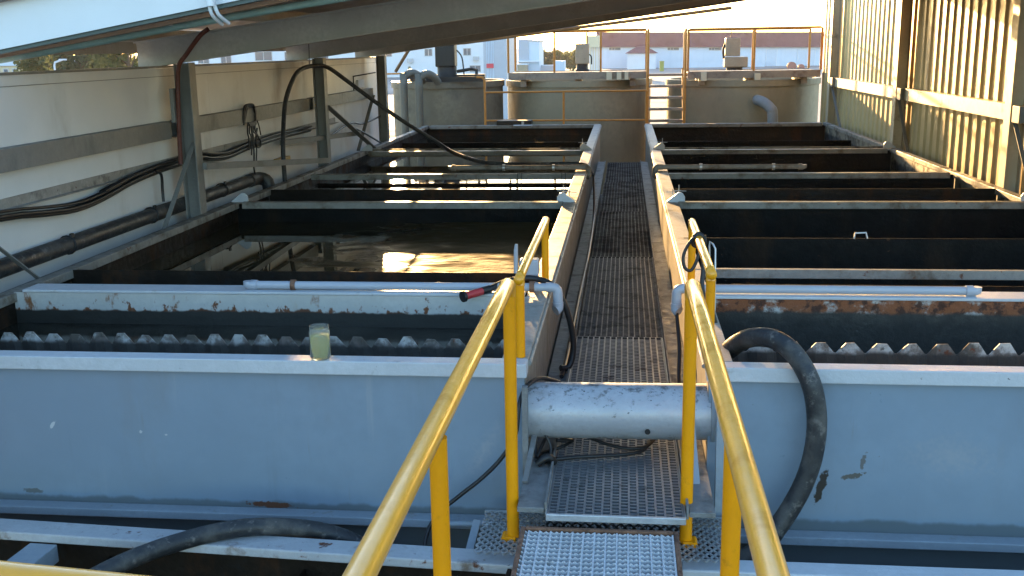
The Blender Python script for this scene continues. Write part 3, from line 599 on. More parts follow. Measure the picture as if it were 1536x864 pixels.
b.tube([(-.33, 3.79, 2.405), (-.29, 3.80, 2.43), (-.265, 3.82, 2.40)], .016, 8, 3)
tag(b.build('cable_tangle', M['black'], at=(-.1, 3.9, 2.4)), 'tangle of black cables lying on the walkway under the cross pipe', 'cable')
b = MB()
b.tube([(.335, 4.62, 3.175), (.30, 4.60, 3.15), (.268, 4.58, 3.09), (.272, 4.57, 3.035), (.30, 4.57, 3.02), (.325, 4.58, 3.06), (.345, 4.60, 3.13)], .0075, 8, 5)
b.tube([(.357, 4.62, 3.16), (.335, 4.62, 3.176), (.313, 4.62, 3.16), (.312, 4.62, 3.13), (.335, 4.62, 3.12), (.36, 4.62, 3.13), (.357, 4.62, 3.17)], .011, 8, 4)
b.tube([(.35, 4.60, 3.12), (.355, 4.57, 3.03), (.35, 4.55, 2.96), (.362, 4.52, 2.90), (.40, 4.5, 2.83), (.43, 4.5, 2.70)], .010, 8, 4)
tag(b.build('cable_loop', M['black'], at=(.335, 4.6, 3.1)), 'black cable loop hanging on the small right tank rail', 'cable')
tag(MB().tube([(.262, 4.985, 2.72), (.27, 4.8, 2.60), (.262, 4.6, 2.47), (.285, 4.3, 2.41), (.29, 4.0, 2.41)], .010, 8, 5).build('black_cable', M['black'], at=(.27, 4.6, 2.5)), 'black cable lying along the right ledge of the walkway', 'cable')
tag(MB().tube([(-.30, 10.2, 2.76), (-.285, 9.9, 2.62), (-.275, 9.4, 2.45), (-.272, 8.0, 2.41), (-.285, 6.5, 2.405), (-.29, 5.3, 2.405), (-.30, 4.9, 2.405)], .011, 8, 5).build('black_cable', M['black'], at=(-.28, 7.5, 2.5)), 'black cable lying along the left ledge of the walkway', 'cable')
tag(MB().tube([(.425, 4.8, 2.55), (.398, 4.8, 3.085), (.400, 4.8, 3.108), (.414, 4.79, 3.098), (.424, 4.78, 3.078), (.432, 4.78, 2.6)], .0045, 8).build('wire_hook', M['galv'], at=(.41, 4.8, 2.8)), 'bent wire hook standing in the right tank behind the rail', 'hook')
# sample jar
jx, jy = -1.203, 3.868
m = bpy.data.materials.new('clear_plastic'); m.use_nodes = True; bb = m.node_tree.nodes['Principled BSDF']
bb.inputs['Base Color'].default_value = (.93, .95, .88, 1); bb.inputs['Transmission Weight'].default_value = .92; bb.inputs['Roughness'].default_value = .12; bb.inputs['IOR'].default_value = 1.15
m2 = bpy.data.materials.new('pale_green_liquid'); m2.use_nodes = True; bb = m2.node_tree.nodes['Principled BSDF']
bb.inputs['Base Color'].default_value = (.90, .88, .34, 1); bb.inputs['Transmission Weight'].default_value = .85; bb.inputs['Roughness'].default_value = .25; bb.inputs['IOR'].default_value = 1.2
t = thing('sample_jar', 'clear jar of pale green liquid on the front rim of the left tank', 'jar', (jx, jy, RIM))
MB().lathe([(0, RIM+.001), (.036, RIM+.001), (.041, RIM+.008), (.041, RIM+.112), (.038, RIM+.120), (.038, RIM+.136), (.035, RIM+.136), (.035, RIM+.118), (.039, RIM+.111), (.039, RIM+.006), (0, RIM+.006)], jx, jy, 32).build('jar_body', m, t)
MB().lathe([(0, RIM+.007), (.0382, RIM+.007), (.0382, RIM+.098), (0, RIM+.098)], jx, jy, 32).build('liquid', m2, t)
# thin rods hanging into the water from the pale pipe
for (x, lb) in ((-1.03, 'pair of thin wire hangers midway along the pale left tank pipe'), (-.60, 'pair of thin wire hangers near the walkway end of the pale left tank pipe')):
    tag(MB().tube([(x, 10.0, 2.82), (x, 10.0, 2.62)], .0035, 6).tube([(x+.035, 10.0, 2.82), (x+.035, 10.0, 2.62)], .0035, 6).build('wire_hanger', M['galv_dark'], at=(x, 10, 2.7)), lb, 'wire')

# ================================================================== SHED
SL = .127
def rb(x): return 3.935+SL*(x+3.25)          # underside of the rafters
shed = thing('open_shed', 'open sided steel shed roofing the tanks, cream walls left and right', 'building', (0, 10, 0))
def ibeam_z(x, y, z0, z1, w=.115, d=.125):
    b = MB(); tf = .010
    b.box(x-d/2, x-d/2+tf, y-w/2, y+w/2, z0, z1); b.box(x+d/2-tf, x+d/2, y-w/2, y+w/2, z0, z1)
    b.box(x-d/2+tf, x+d/2-tf, y-.004, y+.004, z0, z1); b.box(x-d/2-.04, x+d/2+.04, y-w/2-.04, y+w/2+.04, z0-.012, z0)
    return b
def hbox_z(x, y, z0, z1, w, d):
    return MB().box(x-d/2, x+d/2, y-w/2, y+w/2, z0, z1)
for y in (7.57, 11.07, 13.98):
    b = hbox_z(-3.265, y, 1.0, rb(-3.265)-.004, .012, .10)
    b.box(-3.325, -3.315, y-.06, y+.06, 1.0, rb(-3.32)-.004); b.box(-3.215, -3.205, y-.06, y+.06, 1.0, rb(-3.215)-.006)
    b.build('column', M['frame'], shed, bevel=.003)
for y in (9.15, 12.9, 17.0):
    b = MB().box(3.195, 3.305, y-.01, y+.01, 1.0, rb(3.25)-.01); b.box(3.185, 3.195, y-.075, y+.075, 1.0, rb(3.19)-.01); b.box(3.305, 3.315, y-.075, y+.075, 1.0, rb(3.31)-.01)
    b.build('column', M['frame_tan'], shed, bevel=.003)
# rafters: I sections along the slope
for y in (7.57, 11.07, 13.98):
    b = MB(); xl, xr = -3.62, 3.42
    for (dz0, dz1, hw) in ((0, .012, .055), (.012, .188, .004), (.188, .20, .055)):
        b.add([(x, yy, rb(x)+dz) for x in (xl, xr) for yy in (y-hw, y+hw) for dz in (dz0, dz1)], [(0,1,3,2),(4,6,7,5),(0,4,5,1),(2,3,7,6),(0,2,6,4),(1,5,7,3)])
    b.build('rafter', M['rafter'], shed)
# purlins (run along Y) and roof sheet
for i in range(8):
    x = -3.63+i*1.0; z = rb(x)+.2
    b = MB().box(x-.03, x+.03, 5.45, 14.3, z+.001, z+.012); b.box(x-.004, x+.004, 5.45, 14.3, z+.012, z+.085); b.box(x-.03, x+.03, 5.45, 14.3, z+.085, z+.095)
    b.build('purlin', M['rafter'], shed)
b = MB(); n = 60; xs = [-3.78+i*(7.3/n) for i in range(n+1)]
vs = []; fs = []
for i, x in enumerate(xs):
    h = .30+(.025 if i % 4 in (0, 1) else 0)
    vs += [(x, 5.42, rb(x)+h), (x, 14.4, rb(x)+h), (x, 5.42, rb(x)+h+.004), (x, 14.4, rb(x)+h+.004)]
for i in range(n):
    a = i*4; fs += [(a, a+1, a+5, a+4), (a+2, a+6, a+7, a+3), (a, a+4, a+6, a+2), (a+1, a+3, a+7, a+5)]
b.add(vs, fs).build('roof_sheet', M['roof'], shed)
# eave beam at the left
MB().box(-3.72, -3.64, 5.45, 14.3, 4.005, 4.10).build('eave_beam', M['frame'], shed)
# fascia facing the camera
def slant(x0, x1, y0, y1, za, zb_, slope=.145, xr=-3.36):
    b = MB(); q = lambda x: slope*(x-xr)
    b.add([(x, y, z+q(x)) for x in (x0, x1) for y in (y0, y1) for z in (za, zb_)], [(0,1,3,2),(4,6,7,5),(0,4,5,1),(2,3,7,6),(0,2,6,4),(1,5,7,3)]); return b
slant(-3.9, 3.5, 5.385, 5.40, 4.033, 4.27, .17).build('fascia', M['fascia'], shed)
slant(-3.9, 3.5, 5.30, 5.41, 4.272, 4.37, .165).build('gutter', M['frame'], shed, bevel=.004)
slant(-3.9, 3.5, 5.402, 5.44, 4.012, 4.06, .17).build('fascia_trim', M['green'], shed)
slant(-3.9, 3.5, 5.58, 5.61, 4.010, 4.035, .162).build('batten', M['batten'], shed)
# left wall: smooth sheets
b = MB(); ys = [1.5, 4.3, 8.45, 12.66, 14.70]
for a, c in zip(ys[:-1], ys[1:]): b.box(-3.462, -3.45, a, c-.004, 2.35, 3.895)
b.build('wall_sheet', M['wallsheet'], shed)
MB().box(-3.475, -3.44, 1.5, 14.70, 3.896, 3.912).build('wall_capping', M['frame'], shed)
MB().box(-3.4495, -3.446, 1.5, 14.70, 3.832, 3.836).build('wall_seam', M['frame'], shed)
b = MB()
for a, c in ((1.5, 7.50), (7.64, 11.0), (11.14, 13.91)):
    b.box(-3.385, -3.377, a, c, 3.378, 3.505); b.box(-3.4485, -3.386, a, c, 3.497, 3.505); b.box(-3.4485, -3.386, a, c, 3.378, 3.386)
b.build('girt', M['frame'], shed)
# peeling strip and ledge between wall and tank
MB().box(-3.449, -3.22, 1.5, 14.6, 2.70, 2.716).build('wall_ledge', M['concrete'], shed)
# braces left
b = MB(); b.bar((-3.235, 7.62, 3.40), (-3.29, 6.98, 2.72), .035, .006); b.build('brace', M['frame'], shed)
b = MB(); b.bar((-3.30, 5.02, 3.05), (-3.235, 5.40, 2.72), .035, .006); b.build('brace', M['frame'], shed)
b = MB(); b.bar((-3.20, 7.62, 3.155), (-2.97, 10.14, 2.93), .05, .05); b.build('strut', M['frame'], shed)
b = MB(); b.bar((-3.34, 9.9, 3.13), (-3.18, 12.3, 3.03), .05, .05); b.build('strut', M['frame'], shed)
b = MB(); b.bar((-3.22, 11.12, 3.42), (-3.08, 12.6, 2.82), .07, .008); b.build('brace', M['frame'], shed)
b = MB(); b.bar((-3.30, 13.6, 3.42), (-3.36, 12.9, 2.76), .045, .008); b.build('brace', M['frame'], shed)
# right wall: trapezoidal corrugated sheet
b = MB(); pitch = .25; y = 6.0; pr_ = []
while y < 18.35:
    pr_ += [(y, 0), (y+.10, 0), (y+.135, -.019), (y+.205, -.019), (y+.24, 0)]; y += pitch
vs = []; fs = []
for (yy, dx) in pr_: vs += [(3.365+dx, yy, 2.2), (3.365+dx, yy, rb(3.365)+.22), (3.3656+dx+.001, yy, 2.2), (3.3656+dx+.001, yy, rb(3.365)+.22)]
for i in range(len(pr_)-1):
    a = i*4; fs += [(a, a+1, a+5, a+4), (a+2, a+6, a+7, a+3)]
b.add(vs, fs).build('corrugated_wall', M['clad'], shed)
b = MB()
for a, c in ((6.0, 9.07), (9.23, 12.82), (12.98, 16.92)):
    b.box(3.235, 3.243, a, c, 3.335, 3.470); b.box(3.2435, 3.325, a, c, 3.462, 3.470); b.box(3.2435, 3.325, a, c, 3.335, 3.343)
b.build('girt', M['frame_tan'], shed)
for (y0, y1) in ((16.88, 15.9), (12.8, 12.1), (9.05, 8.4)):
    b = MB(); b.bar((3.22, y0, 3.33), (3.18, y1, 2.78), .035, .006); b.build('brace', M['frame'], shed)
for y in (16.9, 12.8, 9.05):
    MB().box(3.19, 3.232, y-.16, y, 3.335, 3.47).build('cleat', M['frame'], shed, bevel=.002)

# things fixed to the shed
t = thing('conduit', 'turquoise conduit running along the underside of the front roof edge', 'pipe', (-2, 5.8, 4.15))
MB().tube([(x, 5.8, 4.041+.144*(x+3.23)+(.006*math.sin(x*2.2))) for x in [-3.9+.3*i for i in range(22)]], .021, 12).build('conduit_tube', M['turq'], t)
for x in (-3.25, -2.55, -1.7):
    MB().box(x-.012, x+.012, 5.775, 5.825, 4.055+.144*(x+3.23), 4.12+.144*(x+3.23)).build('conduit_clip', M['galv'], t)
t = thing('downpipe', 'short pale twin downpipe hanging on the white roof fascia', 'pipe', (-2.1, 5.34, 4.2))
MB().tube([(-2.128, 5.33, 4.42), (-2.128, 5.33, 4.235)], .024, 12).build('pipe', M['fascia'], t)
MB().tube([(-2.140, 5.34, 4.238), (-2.135, 5.36, 4.19), (-2.12, 5.45, 4.145)], .010, 8, 4).tube([(-2.112, 5.34, 4.238), (-2.10, 5.36, 4.19), (-2.085, 5.45, 4.15)], .010, 8, 4).build('twin_tube', M['fascia'], t)
t = tag(MB().tube([(-3.02, 7.48, 4.17), (-3.09, 7.48, 4.12), (-3.20, 7.47, 3.99), (-3.262, 7.46, 3.90), (-3.285, 7.46, 3.70), (-3.30, 7.46, 3.45), (-3.31, 7.46, 3.19)], .017, 10, 5).build('rusty_pipe', M['rustpipe'], at=(-3.3, 7.46, 3.2)),
        'rust red pipe bending down beside the nearest left column', 'pipe')
tag(MB().box(-3.335, -3.305, 7.42, 7.49, 3.50, 3.75).build('switch_box', M['frame'], at=(-3.32, 7.45, 3.5), bevel=.004), 'small grey box on the wall beside the rust red pipe', 'box')
# cable tray with bundle
t = thing('cable_tray', 'tan cable tray on the left wall below the grey girt', 'cable tray', (-3.42, 8, 3.18))
b = MB().box(-3.448, -3.44, 2.0, 12.2, 3.162, 3.225); b.box(-3.44, -3.40, 2.0, 12.2, 3.162, 3.168); b.build('tray', M['tray'], t)
t = thing('cable_bundle', 'sagging bundle of black cables tied under the left wall tray', 'cable', (-3.39, 6, 3.13))
b = MB(); rnd = random.Random(4)
path = [(2.0, 3.15), (4.6, 3.165), (5.3, 3.155), (5.7, 3.125), (6.05, 3.105), (6.4, 3.118), (6.8, 3.155), (7.2, 3.175), (7.6, 3.185), (8.0, 3.19), (8.25, 3.165), (8.6, 3.15), (9.1, 3.17), (10.0, 3.185), (11.0, 3.18)]
for k in range(9):
    oz = rnd.uniform(-.028, .030); ox = rnd.uniform(-.02, .02); amp = rnd.uniform(.5, 1.3)
    b.tube([(-3.385+ox, y, z+oz-(3.165-z)*.3*amp) for (y, z) in path if k < 6 or y > 6.2], rnd.uniform(.008, .014), 7, 3)
b.build('cables', M['black'], t)
b = MB(); b.tube([(-3.37, 7.15, 3.18), (-3.36, 7.22, 3.14), (-3.37, 7.24, 3.02), (-3.365, 7.23, 2.94)], .011, 7, 4); b.build('cable_tail', M['black'], t)
t = thing('black_pipe', 'fat black drain pipe running low along the left wall', 'pipe', (-3.38, 7, 2.86))
MB().tube([(-3.385, 2.0, 2.875), (-3.385, 9.15, 2.862)], .052, 18).build('pipe', M['rubber'], t)
MB().tube([(-3.385, 9.05, 2.862), (-3.38, 9.2, 2.862), (-3.35, 9.28, 2.855), (-3.30, 9.30, 2.82), (-3.29, 9.30, 2.73)], .060, 18, 3).build('elbow', M['rubber'], t)
for y in (5.9, 7.05, 8.4): MB().tube([(-3.385+.056*math.sin(a), y, 2.868+.056*math.cos(a)) for a in [2*math.pi*i/14 for i in range(15)]], .006, 6, caps=False).box(-3.36, -3.345, y-.015, y+.015, 2.915, 2.94).build('pipe_clamp', M['black'], t)
# rope on the girt
b = MB()
rnd = random.Random(9)
for k in range(6):                       # strands over the girt
    o1 = rnd.uniform(-.012, .012); o2 = rnd.uniform(-.04, .04)
    b.tube([(-3.376, 9.00+o2*.3, 3.38+o1), (-3.372, 9.03+o2, 3.46), (-3.370, 9.08+o2, 3.525+o1), (-3.362+o1, 9.20, 3.53+o1), (-3.365, 9.28+o2*.5, 3.49), (-3.366, 9.29+o1, 3.40), (-3.362, 9.24+o2, 3.365+o1), (-3.36, 9.10+o2, 3.37+o1)], .0085, 6, 5)
for k in range(4):
    o1 = rnd.uniform(-.02, .02); zl = 3.14-.05*k
    b.tube([(-3.362, 9.06+.06*k, 3.37), (-3.36, 9.03+.055*k+o1, 3.30), (-3.358, 9.06+.06*k-o1, 3.24), (-3.36, 9.045+.05*k, zl)], .007, 6, 5)
b.tube([(-3.36, 9.14, 3.36), (-3.358, 9.16, 3.1), (-3.36, 9.13, 2.98), (-3.357, 9.17, 2.86)], .008, 6, 5)
b.tube([(-3.36, 9.25, 3.37), (-3.36, 9.23, 3.31), (-3.36, 9.28, 3.26), (-3.36, 9.35, 3.20), (-3.36, 9.36, 3.16), (-3.36, 9.30, 3.14), (-3.36, 9.23, 3.17), (-3.36, 9.25, 3.25), (-3.36, 9.29, 3.32)], .008, 6, 5)
b.tube([(-3.366, 9.29, 3.42), (-3.36, 9.34, 3.34), (-3.362, 9.38, 3.25)], .006, 6, 4)
tag(b.build('rope_bundle', M['black'], at=(-3.36, 9.15, 3.3)), 'coil of black rope hung over the left wall girt', 'rope')
# hanging hose
hp = [(-3.20, 9.50, 2.80), (-3.205, 9.52, 3.1), (-3.235, 9.75, 3.5), (-3.26, 10.1, 3.72), (-3.28, 10.45, 3.82), (-3.22, 10.75, 3.853), (-3.14, 10.95, 3.83), (-3.00, 11.1, 3.70), (-2.70, 11.2, 3.45), (-2.40, 11.3, 3.22), (-2.13, 11.45, 3.02), (-1.90, 11.3, 2.90), (-1.68, 11.0, 2.862), (-1.45, 10.7, 2.842), (-1.15, 10.55, 2.838), (-.85, 10.48, 2.842), (-.55, 10.45, 2.85), (-.38, 10.42, 2.835), (-.32, 10.3, 2.76)]
tag(MB().tube(hp, .022, 12, 5).build('hanging_hose', M['rubber'], at=(-3.2, 10, 2.8)), 'long dark hose hung in an arch from the roof and trailing across the left tank', 'hose')
tag(MB().tube([(-3.27, 10.75, 4.12), (-3.262, 10.72, 4.0), (-3.262, 10.70, 3.86)], .004, 6).tube([(-3.30, 10.75, 4.10), (-3.25, 10.75, 4.10)], .018, 8).build('hanger_wire', M['galv_dark'], at=(-3.27, 10.7, 3.9)), 'thin wire from the rafter holding up the arched hose', 'wire')
tag(MB().box(-3.42, -3.36, 9.85, 10.2, 2.91, 2.975).build('junction_box', M['ybox'], at=(-3.4, 10.0, 2.9), bevel=.006), 'small yellow fitting on the left wall behind the arched hose', 'box')
# slim lamp tube / pole below the roof edge at the back
tag(MB().tube([(-3.19, 14.5, 3.70), (-2.985, 14.5, 4.005), (-2.93, 14.5, 4.04), (-2.2, 14.5, 4.082), (-.5, 14.5, 4.27), (1.41, 14.5, 4.475)], .023, 10).build('roof_edge_pipe', M['frame'], at=(-1, 14.5, 4.2)), 'long thin grey pipe hung below the back roof edge', 'pipe')
t = thing('wall_cables', 'loose dark cables looping behind the last left column', 'cable', (-3.2, 13, 3.1))
MB().tube([(-3.38, 11.8, 3.05), (-3.36, 12.6, 3.13), (-3.35, 13.2, 3.08), (-3.3, 14.2, 3.14)], .012, 7, 5).tube([(-3.36, 12.4, 3.12), (-3.3, 12.9, 3.0), (-3.2, 13.5, 2.8)], .012, 7, 4).build('cable', M['black'], t)
t = thing('cable_conduit', 'thin upright grey conduit with white box on the end of the left wall', 'pipe', (-3.42, 13.6, 3.6))
MB().tube([(-3.43, 13.1, 3.5), (-3.43, 13.1, 3.68), (-3.43, 14.3, 3.70)], .008, 6).build('conduit', M['galv_dark'], t)
MB().box(-3.449, -3.42, 13.3, 13.62, 3.53, 3.63).build('box', M['bwhite'], t)

# ================================================================== ROUND TANKS AT THE BACK
def round_tank(label, x, y, r, zt, mm, group):
    t = thing('round_tank', label, 'tank', (x, y, 0), group)
    MB().lathe([(r, 0), (r, zt-.10)], x, y, 64).build('shell', M[mm], t)
    MB().lathe([(r+.002, zt-.11), (r+.03, zt-.105), (r+.03, zt), (r-.05, zt), (r-.05, zt-.3)], x, y, 64, False).build('rim_band', M[mm], t)
    MB().lathe([(r-.05, zt-.28), (0, zt-.28)], x, y, 32).build('tank_lid', M['btank_d'], t)
    return t
G = 'round steel tanks behind the long tanks'
round_tank('middle round steel tank, behind the end of the walkway', -.85, 19.6, 1.325, 3.42, 'btank', G)
round_tank('right round steel tank with a bent grey outlet pipe', 2.13, 19.6, 1.36, 3.40, 'btank', G)
round_tank('left round steel tank, narrowest and darkest, with a black mixer on top', -3.16, 18.7, .985, 3.45, 'btank_d', G)
def bridge(label, x0, x1, z, y0, y1, rl):
    t = thing('service_bridge', label, 'bridge', ((x0+x1)/2, y0, z))
    b = MB().box(x0, x1, y0, y0+.02, z-.12, z); b.box(x0, x1, y0+.021, y0+.08, z-.012, z-.001); b.box(x0, x1, y1-.02, y1, z-.12, z); b.build('beam', M['bridge'], t)
    MB().box(x0, x1, y0+.022, y1-.022, z-.03, z-.014).build('deck', M['bridge'], t)
    for x in (x0+.25, (x0+x1)/2, x1-.25):
        MB().box(x-.05, x+.05, y0+.09, y1-.09, 3.33, z-.031).build('support', M['bridge'], t)
    for yy in (y0+.01, y1-.01):
        MB().tube([(x0, yy, z+.001), (x0, yy, z+.685), (x0+.03, yy, z+.70), (x1-.03, yy, z+.70), (x1, yy, z+.685), (x1, yy, z+.001)], .02, 10).build('guard_rail', M['orange'], t)
        for k in range(1, 2 if yy > y0+.3 else rl+1):
            x = x0+(x1-x0)*(k/(rl+1) if yy < y0+.3 else .55)
            MB().tube([(x, yy, z+.001), (x, yy, z+.68)], .019, 8).build('post', M['orange'], t)
    return t
bridge('tan service bridge with orange guard rails over the middle round tank', -2.02, .385, 3.575, 18.3, 19.5, 2)
bridge('tan service bridge with orange guard rails over the right round tank', 1.07, 3.29, 3.56, 18.3, 19.5, 1)
for (x, y, lb) in ((.02, 18.29, 'first of three small pale blocks along the middle bridge beam'),):
    pass
for i, x in enumerate((-.27, -.10, .03)):  # bright spots at the bridge beams put in as pale cream blocks
    tag(MB().box(x-.045+i*.005, x+.05-i*.01, 18.20, 18.295, 3.44, 3.58).build('bracket_block', M['bcream'], at=(x, 18.25, 3.44), bevel=.004),
        ['leftmost of three small pale brackets on the middle bridge beam', 'middle one of three small pale brackets on the middle bridge beam', 'rightmost of three small pale brackets on the middle bridge beam'][i], 'bracket', 'small pale brackets on the bridge beams')
for i, x in enumerate((1.34, 2.24)):
    tag(MB().box(x-.05, x+.045, 18.2, 18.295, 3.40, 3.545-.03*i).build('bracket_block', M['bcream'], at=(x, 18.25, 3.44), bevel=.004),
        ['small pale bracket beside the ladder on the right bridge beam', 'small pale bracket below the motor on the right bridge beam'][i], 'bracket', 'small pale brackets on the bridge beams')
# front guard rail
t = thing('guard_rail', 'low orange guard rail in front of the middle round tank', 'railing', (-1, 17.0, 2.4))
MB().tube([(-2.27, 17.0, 3.30), (.35, 17.0, 3.30)], .016, 8).build('top_rail', M['orange'], t)
MB().tube([(-2.27, 17.0, 2.845), (.35, 17.0, 2.835)], .016, 8).build('mid_rail', M['orange'], t)
MB().tube([(-2.27, 17.0, 2.2), (-2.27, 17.0, 3.50), (-2.31, 17.0, 3.545), (-2.40, 17.0, 3.55)], .02, 8).build('post', M['orange'], t)
for x in (-.985, .35): MB().tube([(x, 17.0, 2.2), (x, 17.0, 3.30)], .018, 8).build('post', M['orange'], t)
# ladder / steps
t = thing('step_ladder', 'steel ladder with orange stringers between the two bridges', 'ladder', (.67, 17.4, 2.3))
for x in (.375, .98):
    b = MB(); b.bar((x, 17.35, 2.2), (x, 18.25, 3.60), .03, .075); b.build('stringer', M['orange'], t)
    MB().tube([(x, 17.45, 2.4), (x, 17.45, 4.15), (x, 17.48, 4.24), (x, 17.55, 4.26), (x, 18.28, 4.26)], .02, 8).build('hand_rail', M['orange'], t)
for i in range(7):
    y = 17.45+.125*i; z = 2.42+.185*i
    MB().box(.392, .963, y-.05, y+.09, z-.04, z).build('tread', M['bridge'], t)
# mixers / motors
def motor(label, x, y, z, kind):
    t = thing('mixer_motor', label, 'motor', (x, y, z))
    if kind == 0:
        b = MB().box(x-.115, x+.125, y-.11, y+.11, z+.13, z+.48); o = b.build('motor_box', M['motor'], t, bevel=.015)
        MB().lathe([(.13, z+.001), (.13, z+.03), (.10, z+.05), (.10, z+.13)], x, y, 20).build('base', M['motor_d'], t)
        MB().tube([(x+.10, y, z+.30), (x+.16, y, z+.26), (x+.165, y, z+.12)], .012, 8, 4).build('lead', M['black'], t)
    else:
        MB().box(x-.12, x+.13, y-.12, y+.12, z+.24, z+.55).build('motor_box', M['motor'], t, bevel=.012)
        MB().box(x-.135, x+.265, y-.13, y+.13, z+.05, z+.23).build('gear_box', M['motor'], t, bevel=.02)
        MB().lathe([(.14, z+.001), (.14, z+.049)], x+.05, y, 20).build('base', M['motor_d'], t)
        MB().tube([(x-.135, y, z+.2), (x-.15, y, z+.35), (x-.10, y, z+.5)], .02, 8, 4).build('lead', M['motor_d'], t)
        MB().tube([(x-.03, y, z+.55), (x-.005, y, z+.75)], .006, 6).build('aerial', M['black'], t)
motor('tan box motor on a round base on the middle bridge', -.755, 18.75, 3.575, 0)
motor('tan stepped motor and gearbox on the right bridge', 1.85, 18.75, 3.56, 1)
t = thing('tank_mixer', 'dark tall mixer drive with pipes on the left round tank', 'mixer', (-3.06, 18.0, 3.45))
MB().box(-3.24, -2.90, 17.9, 18.2, 3.70, 4.10).build('motor_box', M['motor_d'], t, bevel=.02)
MB().lathe([(.26, 3.46), (.26, 3.50), (.17, 3.54), (.17, 3.70)], -3.06, 18.05, 18).build('base', M['motor_d'], t)
MB().bar((-3.7, 18.02, 3.52), (-2.4, 18.02, 3.52), .12, .10).build('support_beam', M['motor_d'], t)
MB().tube([(-2.88, 18.0, 3.62), (-2.62, 18.0, 3.66), (-2.54, 18.0, 3.64), (-2.54, 18.0, 3.52)], .028, 8).tube([(-2.88, 18.02, 3.98), (-2.79, 18.02, 3.85), (-2.76, 18.02, 3.55)], .012, 6, 4).build('pipework', M['motor_d'], t)
MB().tube([(-4.1, 17.75, 3.60), (-3.25, 17.75, 3.61)], .014, 8).build('top_rail', M['orange'], t)
MB().box(-3.55, -2.35, 17.68, 17.70, 3.455, 3.54).build('toe_board', M['motor_d'], t)
MB().tube([(-3.60, 17.72, 3.55), (-3.66, 17.72, 3.72)], .025, 8).build('lever', M['motor'], t)
# pipes
tag(MB().tube([(2.28, 18.9, 3.07), (2.25, 18.2, 3.07), (2.27, 18.05, 3.065), (2.34, 17.93, 3.03), (2.42, 17.86, 2.95), (2.46, 17.83, 2.84), (2.47, 17.83, 2.3)], .088, 18, 4).build('outlet_pipe', M['elbow'], at=(2.4, 18, 2.4)), 'bent grey outlet pipe leaving the right round tank', 'pipe')
for x, lb, zt in ((-3.655, 'left one of two upright grey gooseneck pipes at the left round tank', 3.62), (-3.40, 'right one of two upright grey gooseneck pipes at the left round tank', 3.60)):
    tag(MB().tube([(x, 17.2, 1.0), (x, 17.2, zt-.22), (x+.03, 17.22, zt-.06), (x+.12, 17.3, zt), (x+.22, 17.4, zt-.05), (x+.27, 17.5, zt-.15)], .066, 16, 3).build('gooseneck_pipe', M['goose'], at=(x, 17.2, 1)), lb, 'pipe', 'gooseneck pipes')
t = thing('scraper_drive', 'flat dark box on the back rim of the left tank', 'box', (-1.75, 16.6, RIM))
MB().box(-2.03, -1.47, 16.52, 16.75, RIM+.001, 2.872).build('housing', M['motor_d'], t, bevel=.01)
MB().tube([(-1.6, 16.45, 2.79), (-1.6, 16.45, 2.86)], .02, 8).tube([(-1.75, 16.44, 2.80), (-1.45, 16.44, 2.80)], .014, 8).build('spindle', M['galv'], t)

# ================================================================== FAR BUILDINGS
def win(t, x0, x1, y, z0, z1, bars=0):
    b = MB().box(x0, x1, y-.06, y-.02, z0, z0+.08); b.box(x0, x1, y-.06, y-.02, z1-.08, z1); b.box(x0, x0+.08, y-.06, y-.02, z0+.08, z1-.08); b.box(x1-.08, x1, y-.06, y-.02, z0+.08, z1-.08)
    for k in range(1, bars+1):
        xx = x0+(x1-x0)*k/(bars+1); b.box(xx-.04, xx+.04, y-.06, y-.02, z0+.08, z1-.08)
    f = b.build('window', M['wframe'], t); MB().box(x0+.08, x1-.08, y-.035, y-.015, z0+.08, z1-.08).build('pane', M['glass'], f)
t = thing('white_building', 'long white office building with small windows and wall air conditioners', 'building', (-43, 155, 0))
MB().box(-68, -19.6, 155, 168, 0, 7.4).build('wall', M['bwhite'], t)
MB().box(-68.4, -19.2, 154.6, 168.4, 7.401, 7.8).build('roof', M['blilac'], t)
for x0, x1, z0, z1, n in ((-23.8, -22.6, 3.0, 4.1, 1), (-29.6, -28.4, 3.0, 4.1, 1), (-36.5, -34.5, 3.0, 4.1, 1), (-46.5, -44.2, 2.5, 4.0, 1), (-51.0, -49.2, 2.5, 4.0, 1), (-55.6, -52.9, 2.7, 4.1, 1), (-61.0, -59.3, 2.4, 3.9, 1), (-64.6, -62.8, 2.4, 3.9, 1), (-27.6, -26.2, .9, 1.9, 1), (-22.9, -21.2, .6, 1.6, 1)):
    win(t, x0, x1, 155, z0, z1, n)
for x, z in ((-22.3, 2.25), (-32.2, 2.1)):
    a = MB().box(x, x+.85, 154.55, 154.99, z, z+.62).build('air_conditioner', M['wframe'], t)
    MB().tube([(x+.55, 154.549, z+.31), (x+.55, 154.53, z+.31)], .23, 18).build('fan_grille', M['blilac'], a)
t = thing('lilac_building', 'narrow lilac grey sheet building with a red board beside the white offices', 'building', (-7.3, 60, 0))
MB().box(-8.05, -6.72, 60, 66, 0, 4.75).build('wall', M['blilac'], t)
b = MB()
for k in range(5): b.box(-7.86+k*.09, -7.82+k*.09, 59.95, 59.999, 0, 4.7)
b.build('ribbed_panel', M['bpale'], t)
MB().box(-7.87, -7.46, 59.90, 59.949, 2.9, 3.15).build('red_board', M['redsign'], t)
MB().box(-8.15, -6.65, 59.9, 66.1, 4.751, 4.85).build('roof', M['wframe'], t)
t = thing('pale_tower_building', 'pale blue two part building between the lilac wall and the trees', 'building', (-10, 110, 0))
MB().box(-11.1, -10.0, 110, 116, 0, 4.9).build('wall', M['blilac'], t); MB().box(-9.998, -8.9, 110.2, 116, 0, 4.6).build('wall', M['bpale'], t)
